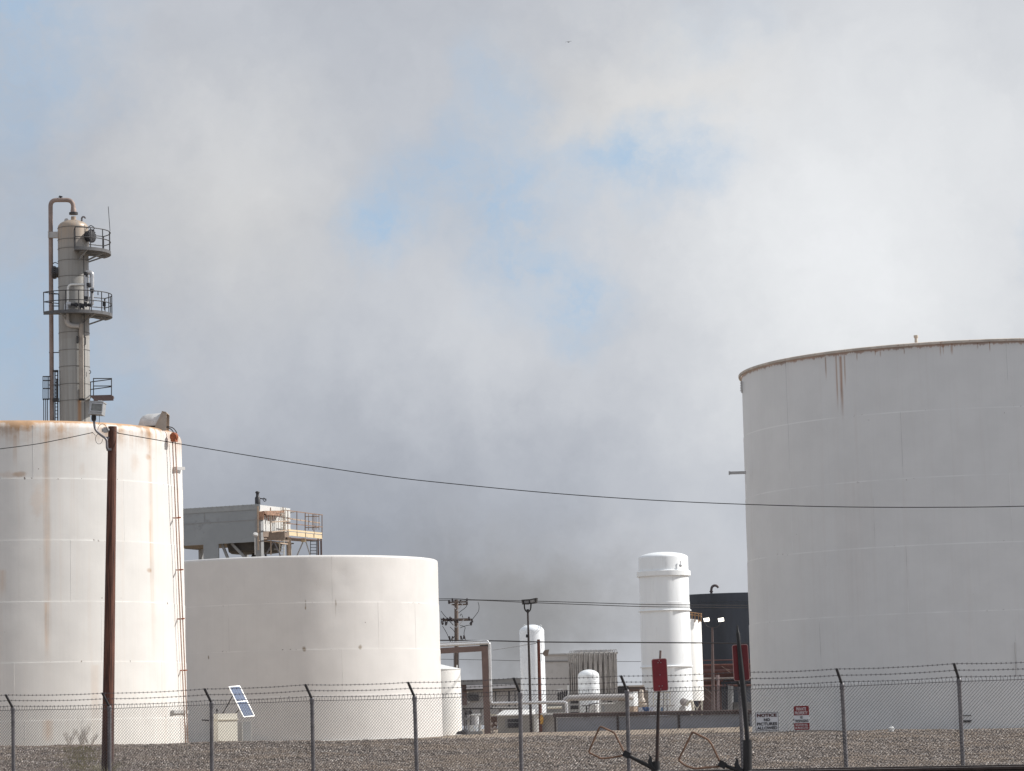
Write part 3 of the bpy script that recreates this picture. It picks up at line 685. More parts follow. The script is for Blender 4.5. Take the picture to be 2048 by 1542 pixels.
slab(q, 0, 7, 0, .06, zb1, ztop); slab(q, 6.94, 7, .06, 5, zb1, ztop); q.build('side_casing', m_cas, ct)
q = MB(); slab(q, -.0, .06, .06, 4.0, V(519, 1066, BY).z, ztop - .02); q.build('end_casing', m_casw, ct)
q = MB(); slab(q, .07, 6.9, .07, 4.8, ztop - .25, ztop - .15); q.build('roof_deck', m_grey, ct)
q = MB(); slab(q, .1, 6.9, .1, 4.6, zb1 + .05, zb1 + .12); q.build('underside', mat('underside_tan', L(.16, .13, .10), .8), ct)
# flashing and rivet line
q = MB(); slab(q, -.05, 7.05, -.035, -.005, ztop - .30, ztop + .03)
for k in range(22): slab(q, .2 + k * .31, .25 + k * .31, -.06, -.036, ztop - .02, ztop + .05)
q.build('top_flashing', mat('flashing', L(.34, .355, .36), .5, .1, .06), ct)
q = MB(); zm = V(440, 1041, BY).z; slab(q, 0, 7, -.02, 0, zm - .03, zm + .02); slab(q, 3.9, 3.95, -.02, 0, zm, ztop - .3); q.build('casing_joint', m_grey, ct)
# solid panel and legs under casing
q = MB(); xl = 3.05; slab(q, 2.97, 4.05, -.002, .10, zg_, zb1 + .001); q.build('lower_panel', m_cas, ct)
q = MB(); slab(q, -.12, .28, -.10, .25, zg_, ztop - .31 - .5); q.build('leg', m_grey, ct)
for (a, b_) in ((6.7, .3), (.3, 4.3), (6.7, 4.3), (3.4, 4.3)):
    q = MB(); slab(q, a - .12, a + .12, b_ - .12, b_ + .12, zg_, zb1 + .04); q.build('leg', m_grey, ct)
for (a0, a1) in ((2.9, 1.9), (2.2, 0.8)):
    q = MB(); q.bar(B(a0 - (0 if a0 > 2.5 else 0), .35, zb1), B(a1 + (.4 if a0 > 2.5 else 0), .35, zb1 - 1.4), .12, .16); q.build('brace', m_grey, ct)
# fan ring under the cell
q = MB(); fc_ = B(1.6, 2.2, 0); q.lathe([(1.5, zb1 - .55), (1.65, zb1 - .45), (1.75, zb1 + .04)], fc_, 32, cap=False); q.lathe([(1.5, zb1 - .56), (1.4, zb1 - .57)], fc_, 32); q.build('fan_ring', mat('fan_ring', L(.07, .065, .06), .8), ct)
q = MB(); q.lathe([(.25, zb1 - 1.3), (.3, zb1 - .9), (.12, zb1 - .5)], fc_, 16); q.bar(fc_ + Vector((0, 0, zb1 - 1.2)) + u * 1.2, fc_ + Vector((0, 0, zb1 - 1.2)) - u * 1.2, .2, .25); q.build('fan_motor', m_dark, ct)
# roof post with valve
q = MB(); p = B(.35, .4, 0); z0_ = V(508, 1009, BY).z; q.lathe([(.17, 0), (.17, .45), (.10, .55), (.10, .72), (.15, .78), (.10, .86)], (p.x, p.y, z0_), 14); q.bar(p + Vector((.05, 0, z0_ + .42)), p + Vector((.55, 0, z0_ + .35)), .05, .06)
q.tube(rounded([p + Vector((.3, 0, z0_ + .4)), p + Vector((.42, 0, z0_ + .2)), p + Vector((.55, 0, z0_ + .28)), p + Vector((.38, 0, z0_ + .45))], .05), .025, 6); q.build('relief_valve', m_dark, ct)
# end walkway with tan rails (in front of end wall, then beyond the casing)
def EP(x, y, b_): # point on a plane outboard of the end wall: find world depth from b
    return V(x, y, Cc.y + wv.y * b_)
zr = zb1
fr = MB()
# vertical members (photo x, top y, bottom y, depth b)
for x, y0, y1, b_, wd in ((515.5, 1012, 1100, -.3, .10), (541, 1015, 1110, .8, .07), (566, 1014, 1068, 2.0, .06), (568.5, 1020, 1068, 2.2, .04)):
    fr.bar(EP(x, y0, b_), EP(x + 1, y1, b_), wd, wd)
for x0, y0, x1, y1 in ((517, 1040, 543, 1044), (517, 1062, 543, 1062), (543, 1044, 578, 1042), (543, 1064, 577, 1060), (518, 1023, 545, 1026), (518, 1081, 560, 1086), (560, 1086, 575, 1088)):
    fr.bar(EP(x0, y0, -.2), EP(x1, y1, 2.2), .05, .07)
fr.build('end_frame', m_tan, ct)
q = MB(); q.bar(EP(526, 1025, .2), EP(566, 1024, 2.2), .25, .18); q.bar(EP(530, 1028, .3), EP(562, 1030, 2.0), .2, .12); q.box(EP(522, 1032, 0), (.28, .3, .5)); q.build('louver_beam', mat('rusty_beam', L(.33, .20, .14), .8, 0, .4, 5, RUST, .8), ct)
q = MB()
for k in range(9): q.bar(EP(527 + k * 4.4, 1026, .3 + k * .2), EP(528 + k * 4.4, 1026 + random.uniform(8, 20), .3 + k * .2), .03, .05)
q.build('hanging_pipe', m_rust, ct)
q = MB(); q.box(EP(545, 1072, .8), (1.55, .3, .5)); q.bar(EP(519, 1068, -.1), EP(577, 1069, 2.4), .1, .35); q.bar(EP(519, 1076, 0), EP(577, 1082, 2.4), .08, .12); q.build('walkway_deck', mat('deck_brown', L(.25, .19, .15), .7, 0, .15, 3), ct)
# platform beyond
b0, b1_ = 2.6, 7.2
def xb(t): return 577 + (644 - 577) * t
def bt(t): return b0 + (b1_ - b0) * t
q = MB()
for t0, t1_ in ((0, .24), (.26, .49), (.51, .74), (.76, 1.)):
    q.bar(EP(xb(t0), 1067 + 7 * t0, bt(t0)), EP(xb(t1_), 1067 + 7 * t1_, bt(t1_)), .04, .24)
q.bar(EP(577, 1060, b0), EP(644, 1067, b1_), .03, .11); q.build('toe_board', m_yellow, ct)
rl = MB()
for y0 in (1020, 1046, 1032):
    if y0 == 1032: continue
    rl.bar(EP(567, y0, b0 - .4), EP(645, y0 + (10 if y0 < 1030 else 8), b1_), .05, .05)
for t in (-.02, .25, .5, .76, 1.0): rl.bar(EP(xb(t), 1021 + 9 * t, bt(t)), EP(xb(t), 1068 + 8 * t, bt(t)), .05, .06)
rl.build('railing', mat('rail_brown', L(.27, .17, .115), .7, 0, .2, 3), ct)
rl = MB(); rl.bar(EP(577, 1037, b0 + .6), EP(640, 1046, b1_ + .6), .04, .07)
for x in (610, 617, 625, 632, 638): rl.bar(EP(x, 1028, b1_ - 1), EP(x, 1060, b1_ - 1), .04, .04)
for y in (1033, 1055): rl.bar(EP(610, y, b1_ - 1), EP(638, y, b1_ - 1), .05, .05)
rl.build('far_railing', m_tan, ct)
pd = MB(); pts = [EP(577, 1076, b0), EP(644, 1081, b1_), EP(644, 1081, b1_) + u * -.0 + Vector((-1.3, .6, 0)), EP(577, 1076, b0) + Vector((-1.3, .6, 0))]
pd.prism(pts, (0, 0, .05)); pd.build('platform_deck', m_brown, ct)
for x, dy in ((576.5, 2.6), (580, 3.0), (636, 6.8), (642, 7.2)):
    q = MB(); q.bar(EP(x, 1074, dy), EP(x + 1, 1140, dy), .11, .12); q.build('column', m_brown if x > 600 else m_tan, ct)
for x0, x1 in ((606, 592), (612, 622)):
    q = MB(); q.bar(EP(x0, 1084, 5), EP(x1, 1116, 5), .08, .08); q.build('brace', m_ltgrey, ct)
for x0, x1, y0, y1 in ((546, 530, 1085, 1113), (549, 561, 1085, 1112), (520, 536, 1100, 1115)):
    q = MB(); q.bar(EP(x0, y0, 1), EP(x1, y1, 1), .08, .08); q.build('brace', m_galv, ct)
q = MB(); q.box(EP(607, 1080, 5), (.3, .1, .26)); q.build('gusset_plate', m_yellow, ct)
ldr = MB()
for x in (621, 633): ldr.bar(EP(x, 1080, 7.6), EP(x, 1120, 7.6), .04, .04)
for y in range(1083, 1118, 6): ldr.bar(EP(621, y, 7.6), EP(633, y, 7.6), .03, .03)
ldr.build('ladder', m_dark, ct)
ldr = MB()
for x in (562, 571): ldr.tube(rounded([EP(x, 1015, 1.8), EP(x, 1058, 1.8), EP(x - 3, 1064, 1.8), EP(x - 3, 1115, 1.8)], .2), .03, 6)
for y in range(1020, 1112, 6): ldr.tube([EP(562 - (3 if y > 1061 else 0), y, 1.8), EP(571 - (3 if y > 1061 else 0), y, 1.8)], .02, 5)
ldr.build('ladder', m_cream, ct)
q = MB(); pl = EP(510, 1110, -1.2); q.tube([pl, EP(509.5, 1073, -1.2)], .03, 6); q.lathe([(.17, -.03), (.15, .06), (.03, .08)], EP(511, 1069, -1.2), 14, axis=(.2, -.6, .7)); q.build('walkway_lamp', m_ltgrey, ct)

# ------------------------------------------------------------------ utility pole with floodlight
PY = 78
pb = V(215, 1542, PY); pt_ = V(225, 853, PY); zbp = zg(pb.x, PY) - .3
pole = thing('utility_pole', (pb.x, PY, zbp), 'tall dark brown wooden pole carrying a floodlight, in front of the rust streaked tank', 'utility pole')
dirp = (pt_ - pb); p0 = pb + dirp * ((zbp - pb.z) / dirp.z)
q = MB(); K = 30; q.tube([p0 + (pt_ - p0) * (k / K) for k in range(K + 1)], [.165 - .052 * k / K for k in range(K + 1)], 20)
mt, n_, b = new_mat('creosote_pole'); tc = n_.new('ShaderNodeTexCoord').outputs['Object']; sx = n_.sep(tc)
gr = n_.noise(n_.comb(n_.m('MULTIPLY', sx[0], 30.), n_.m('MULTIPLY', sx[1], 30.), n_.m('MULTIPLY', sx[2], .9)), 1., 6, .7)
c = n_.mix(n_.mr(gr, .35, .65), L(.036, .016, .012), L(.19, .078, .05))
c = n_.mix(n_.mr(sx[2], 0., 2.6, .85, 0.), c, L(.035, .030, .030))
n_.put(b.inputs['Base Color'], c); b.inputs['Roughness'].default_value = .85
bp = n_.new('ShaderNodeBump'); bp.inputs['Strength'].default_value = .8; bp.inputs['Distance'].default_value = .015; n_.put(bp.inputs['Height'], gr); n_.put(b.inputs['Normal'], bp.outputs[0])
q.build('pole', mt, pole)
def PP(x, y, dy=0): return V(x, y, PY + dy)
q = MB(); q.tube(rounded([PP(220, 899, -.05), PP(214, 899, -.2), PP(213.5, 878, -.2), PP(203, 871, -.2), PP(190, 860, -.2), PP(187.5, 838, -.2)], .18, 6), .032, 10); q.box(PP(215, 876, -.13), (.08, .1, .06)); q.box(PP(218, 899, -.13), (.12, .1, .06)); q.build('lamp_bracket', m_galv, pole)
q = MB(); q.lathe([(.05, -.08), (.065, -.03), (.065, .04), (.05, .08)], PP(187.5, 836, -.2), 12); q.tube([PP(187.5, 836, -.2), PP(188, 829, -.2)], .035, 8); q.build('swivel', m_dark, pole)
# floodlight housing tilted to the right
ax = Vector((.97, -.15, -.10)).normalized(); az = Vector((.12, .05, 1)).normalized(); ay = az.cross(ax).normalized(); az = ax.cross(ay)
fc0 = PP(194.5, 818, -.3); 
q = MB(); q.box(fc0, (.36, .30, .32), axes=(ax, ay, az)); q.box(fc0 + az * .17, (.39, .33, .03), axes=(ax, ay, az)); fl = q.build('floodlight', mat('floodlight_grey', L(.42, .42, .42), .45, .2, .1, 6), pole)
q = MB(); ff = fc0 - ay * .152 + ax * .03 + az * .02; q.box(ff, (.30, .012, .19), axes=(ax, ay, az)); q.build('lens', mat('lamp_lens', L(.20, .20, .19), .15, .2, .3, 6), fl)
q = MB()
for sx_, sz_, a_, b_ in ((0, .105, .31, .02), (0, -.105, .31, .02)): q.box(ff + az * sz_ - ay * .008, (a_, .02, b_), axes=(ax, ay, az))
for k_ in (-1, 1): q.box(ff + ax * .155 * k_ - ay * .008, (.02, .02, .23), axes=(ax, ay, az))
q.box(fc0 + az * .20 + ax * .06, (.10, .1, .05), axes=(ax, ay, az)); q.build('lens_frame', m_silver, fl)
q = MB(); q.lathe([(.05, -.12), (.03, 0), (.05, .04), (.03, .08)], PP(213, 860, -.1), 10, axis=(1, 0, 0)); q.box(PP(211, 860, -.1), (.1, .08, .14)); q.build('insulator', m_ltgrey, pole)
def loop(cx, cy, rx, ry, a0, a1, dy): return [PP(cx + rx * math.cos(a0 + (a1 - a0) * k / 14), cy - ry * math.sin(a0 + (a1 - a0) * k / 14), dy) for k in range(15)]
q = MB(); q.tube(loop(205, 864, 10, 16, .2, PI, -.15), .006, 5); q.tube(loop(198, 878, 7, 10, 1.8, 2 * PI, -.2), .006, 5); q.tube(loop(196, 838, 3, 12, -1.2, 1.2, -.25), .006, 5); q.tube([PP(191, 871, -.2), PP(186, 866, -.15)], .005, 5); q.tube([PP(222, 856, -.15), PP(230, 862, -.15), PP(238, 866, -.1)], .006, 5)
q.build('lamp_cord', m_black, pole)
# service wires
def catenary(p, qd, sag, n=28): return [p.lerp(qd, t / n) - Vector((0, 0, 4 * sag * (t / n) * (1 - t / n))) for t in range(n + 1)]
pts_px = [(234, 866), (390, 893), (560, 921), (760, 951), (900, 967), (1100, 986), (1300, 1000), (1500, 1009), (1700, 1014), (1900, 1014.5), (2060, 1012), (2300, 1003)]
wr = []
for (x, y) in pts_px: wr.append(V(x, y, PY - .002 * (x - 234)))
# smooth by Catmull
def cat(P, n=4):
    o = []
    for i in range(len(P) - 1):
        p0_ = P[max(0, i - 1)]; p1_ = P[i]; p2_ = P[i + 1]; p3_ = P[min(len(P) - 1, i + 2)]
        for k in range(n):
            t = k / n; o.append(.5 * ((2 * p1_) + (p2_ - p0_) * t + (2 * p0_ - 5 * p1_ + 4 * p2_ - p3_) * t * t + (3 * p1_ - p0_ - 3 * p2_ + p3_) * t ** 3))
    o.append(P[-1]); return o
o = MB().tube(cat(wr), .0115, 6).build('overhead_wire', m_black); tag(o, 'long sagging dark cable running right from the wooden pole past the large tank', 'cable')
o = MB().tube(cat([PP(-60, 905), PP(60, 890), PP(120, 879), PP(186, 865)]), .0105, 6).build('overhead_wire', m_black); tag(o, 'short dark cable running left from the wooden pole across the rusty tank', 'cable')

# ------------------------------------------------------------------ chain link fence
FA = V(14 + 12, 1420, 70); FB = V(1913, 1365, 60)
posts_px = [26, 219, 423, 624, 829, 1040, 1254, 1480, 1684, 1918]
tops_px = [1415, 1412, 1404, 1396, 1392, 1384, 1380, 1373, 1367, 1357]    # bend of the arm
fl_len = Vector((FB.x - FA.x, FB.y - FA.y, 0)); fd = fl_len.normalized(); fn = Vector((fd.y, -fd.x, 0))   # fn toward camera
def on_fence(x, y):
    d = ray(x, y); # intersect vertical plane
    n2 = Vector((-fd.y, fd.x, 0)); t = (Vector((FA.x, FA.y, 0)).dot(n2)) / (d.dot(n2)); p = Vector((0, 0, CZ)) + d * t; return p
PT = [on_fence(x, y) for x, y in zip(posts_px, tops_px)]
PT = [PT[0] - fd * 2.4] + PT + [PT[-1] + fd * 2.4]
fence = thing('chain_link_fence', (PT[5].x, PT[5].y, CZ - 1.65), 'chain link fence with barbed wire running across the whole foreground', 'fence')
arm = fn * .27 + Vector((0, 0, .30))
FB_Z = []
lean = [(-.008, 0)] + [(random.uniform(-.012, .014), 0) for _ in PT]
for i, p in enumerate(PT):
    zb_ = zg(p.x, p.y) - .2; FB_Z.append(zb_ + .25)
    q = MB(); top = p + Vector((0, 0, -.02)); lx = lean[i][0] * 2.5
    q.tube([Vector((p.x + lx, p.y, zb_)), top], .043, 12); q.lathe([(.052, -.10), (.052, .0), (.03, .03)], top, 12)
    q.tube([Vector((p.x, p.y, 0)) - Vector((0, 0, 0)) + Vector((0, 0, p.z - .35)), Vector((p.x, p.y, p.z - .33))], .05, 12)
    po = q.build('post', m_fpost, fence)
    q = MB(); q.bar(top, top + arm, .028, .05, up=fd); q.lathe([(.02, 0), (.022, .02), (.004, .03)], top + arm, 8); q.build('barb_arm', m_dark, po)
# fabric
P_ = .036
for i in range(len(PT) - 1):
    a, b_ = PT[i], PT[i + 1]; Lh = Vector((b_.x - a.x, b_.y - a.y, 0)).length; nw = int(Lh / P_); mb = MB(); dz = P_
    vs = []; fs = []
    for k in range(nw + 1):
        t0 = (k + .5) / (nw + 1); ztop_ = a.z + (b_.z - a.z) * t0 - .06 + .012 * math.sin(k * .05 + i); zb_ = FB_Z[i] + (FB_Z[i + 1] - FB_Z[i]) * t0 - .05
        ns = int((ztop_ - zb_) / dz); base_i = len(vs); wob = .010 * mn.noise(Vector((k * .06, i * 3.1, 0)))
        off0 = fn * .05
        for m_ in range(ns + 1):
            sg = 1 if (m_ + k) % 2 else -1
            pp = a + fd * (t0 * Lh + sg * P_ * .5) ; z = ztop_ - m_ * dz
            bulge = .03 * mn.noise(Vector((t0 * 3, z * .8, i)))
            pp = Vector((pp.x, pp.y, z)) + off0 + fn * (bulge + .004 * sg)
            # three-sided wire
            r_ = .0037
            vs += [pp + fn * r_, pp - fn * r_ * .5 + Vector((0, 0, r_)), pp - fn * r_ * .5 - Vector((0, 0, r_)) + fd * r_]
        for m_ in range(ns):
            A = base_i + m_ * 3
            for e_ in range(3): fs.append((A + e_, A + (e_ + 1) % 3, A + 3 + (e_ + 1) % 3, A + 3 + e_))
        # twisted barb tip
        sg = 1 if (0 + k) % 2 else -1
        pp = a + fd * (t0 * Lh + sg * P_ * .5); pp = Vector((pp.x, pp.y, ztop_)) + off0
        if k % 2:
            mb.bar(pp, pp + Vector((0, 0, .075)) + fd * random.uniform(-.02, .02), .007, .007)
    mb.add(vs, fs); mb.build('mesh_panel', m_wire, fence, smooth=0)
# tension wire and barbed wires
q = MB(); q.tube([p + Vector((0, 0, -.06)) + fn * .045 for p in PT], .006, 5); q.build('tension_wire', m_wire, fence)
for kf in (.12, .55, .97):
    q = MB(); pts = []
    for i in range(len(PT) - 1):
        a, b_ = PT[i] + arm * kf, PT[i + 1] + arm * kf
        for k in range(12): pts.append(a.lerp(b_, k / 12) - Vector((0, 0, 4 * .022 * (k / 12) * (1 - k / 12))) + Vector((0, 0, .006 * mn.noise(Vector((i * 12 + k, kf * 9, 0))))))
    pts.append(PT[-1] + arm * kf); q.tube(pts, .0050, 5)
    for i in range(len(pts) - 1):
        for tt in (.3, .8):
            c0 = pts[i].lerp(pts[i + 1], tt); q.bar(c0 - Vector((.012, 0, .022)), c0 + Vector((.012, 0, .022)), .006, .006); q.bar(c0 - Vector((-.014, .0, .018)), c0 + Vector((-.014, 0, .018)), .006, .006)
    q.build('barbed_wire', m_wire, fence, smooth=0)

# signs on the fence
def text_mb(txt, size, bold=.0, sx=1.):
    cu_ = bpy.data.curves.new('t', 'FONT'); cu_.body = txt; cu_.size = size; cu_.align_x = 'CENTER'; cu_.align_y = 'CENTER'; cu_.offset = bold; cu_.extrude = .001; cu_.resolution_u = 3
    ob = bpy.data.objects.new('t', cu_); COL.objects.link(ob); dg = bpy.context.evaluated_depsgraph_get(); me = bpy.data.meshes.new_from_object(ob.evaluated_get(dg))
    vs = [v.co.copy() for v in me.vertices]; fs = [tuple(p.vertices) for p in me.polygons]; bpy.data.objects.remove(ob); bpy.data.meshes.remove(me); bpy.data.curves.remove(cu_)
    if vs:
        xs_ = [v.x for v in vs]; w_ = max(xs_) - min(xs_)
    return vs, fs, w_
def flat_mat(name, c, r=.5): return mat(name, c, r, 0, .05, 6)
def text_on(parent, txt, c0, width, height, mt_, bold=.0, out=.012, name='lettering'):
    vs, fs, w_ = text_mb(txt, 1., bold)
    ys_ = [v.y for v in vs]; h_ = max(ys_) - min(ys_); my = (max(ys_) + min(ys_)) / 2; mx = (max(v.x for v in vs) + min(v.x for v in vs)) / 2
    mb = MB(); mb.add([c0 + fd * ((v.x - mx) * width / w_) + Vector((0, 0, (v.y - my) * height / h_)) + fn * (out + v.z) for v in vs], fs); return mb.build(name, mt_, parent, smooth=0)
m_sw = flat_mat('sign_white', L(.60, .60, .62)); m_sr = flat_mat('sign_red', L(.19, .012, .016)); m_sk = flat_mat('sign_black', L(.03, .025, .03)); m_snr = flat_mat('sign_notice_red', L(.07, .012, .012))
p = on_fence(1537, 1443) + fn * .075; S_ = p.y / F
sg1 = thing('warning_sign', p, 'white rectangular NOTICE NO PICTURES ALLOWED sign hung on the fence', 'sign')
q = MB(); q.box(p, (50 * S_, .008, 37 * S_), axes=(fd, fn, Vector((0, 0, 1)))); q.build('panel', m_sw, sg1)
q = MB()
for kx in (-1, 1): q.box(p + fd * (24.3 * S_ * kx) + fn * .006, (.008, .006, 36.5 * S_), axes=(fd, fn, Vector((0, 0, 1))))
for kz in (-1, 1): q.box(p + Vector((0, 0, 17.8 * S_ * kz)) + fn * .0055, (50 * S_, .006, .008), axes=(fd, fn, Vector((0, 0, 1))))
q.build('border', m_sk, sg1)
text_on(sg1, 'NOTICE', p + Vector((0, 0, 12.5 * S_)), 42 * S_, 6.5 * S_, m_snr, .045)
text_on(sg1, 'NO', p + Vector((0, 0, 3.6 * S_)), 13 * S_, 6. * S_, m_sk, .035)
text_on(sg1, 'PICTURES', p + Vector((0, 0, -4.6 * S_)), 43 * S_, 6. * S_, m_sk, .03)
text_on(sg1, 'ALLOWED', p + Vector((0, 0, -12.6 * S_)), 43 * S_, 6. * S_, m_sk, .03)
p = on_fence(1606, 1436.5) + fn * .075; S_ = p.y / F
sg2 = thing('warning_sign', p, 'red and white PRIVATE PROPERTY NO TRESPASSING sign hung on the fence', 'sign')
def rrect(w_, h_, r, cz, rt=True, rb=True, n=5):
    o = []
    for (sx_, sz_, a0, rd) in ((1, 1, 0, rt), (-1, 1, PI / 2, rt), (-1, -1, PI, rb), (1, -1, 1.5 * PI, rb)):
        rr = r if rd else .001
        for k in range(n + 1):
            a = a0 + PI / 2 * k / n; o.append((sx_ * (w_ / 2 - rr) + rr * math.cos(a), cz + sz_ * (h_ / 2 - rr) + rr * math.sin(a)))
    return o
def plate(parent, name, w_, h_, r, cz, mt_, rt, rb, th=.008, out=0.):
    mb = MB(); poly = [p + fd * a + Vector((0, 0, b2)) + fn * out for a, b2 in rrect(w_, h_, r, cz, rt, rb)]; mb.prism(poly, fn * th); return mb.build(name, mt_, parent)
plate(sg2, 'top_panel', 32 * S_, 18.5 * S_, 3 * S_, 15.2 * S_, m_sr, True, False)
plate(sg2, 'middle_panel', 31 * S_, 15.0 * S_, .3 * S_, -1.6 * S_, m_sw, False, False)
plate(sg2, 'bottom_panel', 32 * S_, 13.5 * S_, 3 * S_, -16.2 * S_, m_sr, False, True)
m_lw = flat_mat('lettering_white', L(.62, .55, .56))
text_on(sg2, 'PRIVATE', p + Vector((0, 0, 18.4 * S_)), 21 * S_, 6.3 * S_, m_lw, .02)
text_on(sg2, 'PROPERTY', p + Vector((0, 0, 10.6 * S_)), 27 * S_, 6.3 * S_, m_lw, .02)
text_on(sg2, 'NO', p + Vector((0, 0, 1.9 * S_)), 5.2 * S_, 5.5 * S_, m_sk, .02)
text_on(sg2, 'TRESPASSING', p + Vector((0, 0, -5.2 * S_)), 29 * S_, 5.6 * S_, m_sk, .02)
text_on(sg2, 'VIOLATORS WILL', p + Vector((0, 0, -13.2 * S_)), 27 * S_, 4.2 * S_, m_lw, .012)
text_on(sg2, 'BE PROSECUTED', p + Vector((0, 0, -18.8 * S_)), 27 * S_, 4.2 * S_, m_lw, .012)
q = MB(); hp = on_fence(1588, 1443) - fn * .05
q.tube([on_fence(1589, 1430) - fn * .05, on_fence(1590, 1466) - fn * .05], .012, 6)
for yy in (1440, 1448): q.box(on_fence(1587, yy) - fn * .05, (.06, .04, .025))
q.build('sign_stake', m_galv, sg2)

# ------------------------------------------------------------------ railway: rail, sleepers, switch stands
r0 = V(1500, 1541, 46); r1_ = V(2048, 1533.5, 43.6); rdv = (r1_ - r0); rdv.z = 0; rdv.normalize(); zr_ = (r0.z + r1_.z) / 2
rm = mat('rail_steel', L(.05, .035, .03), .7, .2, .3, 6)
rn = Vector((rdv.y, -rdv.x, 0))
def rail_at(off, label):
    c0 = (r0 + r1_) / 2 + rn * off; t = thing('rail', (c0.x, c0.y, zr_ - .18), label, 'rail', None)
    def sec(y, z): return c0 + rn * y + Vector((0, 0, z - c0.z))
    pr = [(-.07, -.18), (.07, -.18), (.07, -.165), (.015, -.14), (.012, -.05), (.036, -.035), (.036, -.004), (.03, 0), (-.03, 0), (-.036, -.004), (-.036, -.035), (-.012, -.05), (-.015, -.14), (-.07, -.165)]
    mb = MB(); mb.prism([sec(a, zr_ + b2) - rdv * 30 for a, b2 in pr], rdv * 60); mb.build('rail_profile', rm, t)
    mb = MB(); mb.prism([sec(a, zr_ + b2) - rdv * 30 for a, b2 in ((-.028, .0005), (.028, .0005), (.028, .003), (-.028, .003))], rdv * 60); mb.build('running_surface', mat('polished_rail', L(.42, .40, .38), .3, .8, .1, 2), t)
rail_at(0, 'dark near rail of the railway track along the lower right edge')
rail_at(-1.435, 'dark far rail of the railway track behind the near rail')
for k in range(-14, 15):
    c0 = (r0 + r1_) / 2 - rn * .72 + rdv * (k * .6); q = MB(); q.box((c0.x, c0.y, zr_ - .18 - .075), (.23, 2.6, .13), axes=(rdv, rn, Vector((0, 0, 1)))); o = q.build('railway_sleeper', m_wood2, origin=(c0.x, c0.y, zr_ - .3)); tag(o, 'weathered wooden sleeper under the two rails', 'sleeper', 'sleepers under the rails')

def board(parent, quad, Y, r, th, mt_, name, rows=None):
    """rounded board through four photo corners tl,tr,br,bl at depth Y"""
    tl, tr, br, bl = [V(x, y, Y) for x, y in quad]
    ux = (tr - tl).normalized(); uz = ((tl - bl)).normalized(); w_ = (tr - tl).length; h_ = (tl - bl).length; c0 = (tl + tr + br + bl) / 4
    poly = [c0 + ux * a + uz * b2 for a, b2 in rrect(w_, h_, r, 0)]; mb = MB(); mb.prism(poly, (0, th, 0)); return mb.build(name, mt_, parent), c0, ux, uz, w_, h_
m_tr = mat('target_red', L(.20, .010, .018), .45, 0, .12, 8, L(.08, .01, .012), .4)
m_tr2 = mat('target_red_dark', L(.14, .006, .010), .5, 0, .12, 8, L(.05, .01, .012), .4)
m_edge = mat('target_edge', L(.45, .28, .26), .5)
m_mast = mat('mast_dark', L(.03, .018, .016), .6, .1, .3, 6, RUST, .3)
def switch_stand(Y, mast, radii, quad, hooppts, arm0, arm1, label, behind, sleeve=None, stub=None, baseX=None):
    bp_ = V(*mast[0], Y); t = thing('switch_stand', (bp_.x, Y, CZ - .95), label, 'switch stand')
    mb = MB(); mb.tube([V(x, y, Y) for x, y in mast], radii, 12); mb.build('mast', m_mast if not behind else m_black, t)
    if stub: mb = MB(); mb.tube([V(*stub[0], Y), V(*stub[1], Y)], .016, 10); mb.build('mast_tip', mat('mast_tip', L(.16, .11, .10), .6, 0, .3, 8), t)
    o, c0, ux, uz, w_, h_ = board(t, quad, Y + (.035 if behind else -.035), .022, .006, m_tr2 if behind else m_tr, 'target')
    poly = [c0 + ux * a + uz * b2 + Vector((0, .008, 0)) for a, b2 in rrect(w_ + .018, h_ + .018, .03, 0)]; mb = MB(); mb.prism(poly, (0, .004, 0)); mb.build('target_back', m_edge, o)
    if not behind:
        mb = MB()
        for a, b2 in ((0, .19), (-.018, .165), (.022, .165), (0, 0), (-.02, -.15), (.022, -.15), (0, -.19)):
            pp = c0 + ux * a * 1.0 + uz * (b2 * h_ / .42) + Vector((0, -.003, 0)); MB().lathe([(.006, 0), (.004, .005)], pp, 6, axis=(0, -1, 0)).build('bolt', m_silver, o)
    if sleeve: mb = MB(); mb.tube([V(*sleeve[0], Y), V(*sleeve[1], Y)], sleeve[2], 14); mb.build('mast_sleeve', m_black, t)
    # low casting with claw
    bz = CZ - .95; bx = bp_.x
    mb = MB(); mb.box((bx, Y, bz + .14), (.34, .34, .10)); mb.lathe([(.11, 0), (.10, .10), (.05, .16), (.045, .28)], (bx, Y, bz + .16), 16); mb.box((bx - .02, Y, bz + .06), (.6, .26, .06)); mb.build('stand_base', m_black, t)
    mb = MB(); cx, cy = arm1
    mb.tube([V(cx + 8, cy + 6, Y), V(cx + 1, cy - 2, Y), V(cx - 3, cy - 12, Y), V(cx - 2, cy - 21, Y), V(cx - 5, cy - 25, Y)], [.05, .042, .032, .018, .006], 8); mb.build('latch_claw', m_black, t)
    mb = MB(); mb.tube([V(*arm0, Y), V(*arm1, Y), V(arm1[0] + 10, arm1[1] + 5, Y)], [.024, .030, .035], 10); k0 = V(*arm0, Y); mb.box(k0, (.10, .09, .085), axes=(Vector((.87, 0, -.5)), Vector((0, 1, 0)), Vector((.5, 0, .87)))); mb.build('throw_lever', m_black, t)
    pts = [V(x, y, Y) for x, y in hooppts]; mb = MB(); mb.tube(rounded([k0] + pts + [k0 + Vector((0, .01, 0))], .03, 4), .0135, 8); mb.build('handle_loop', m_orange, t)
    return t
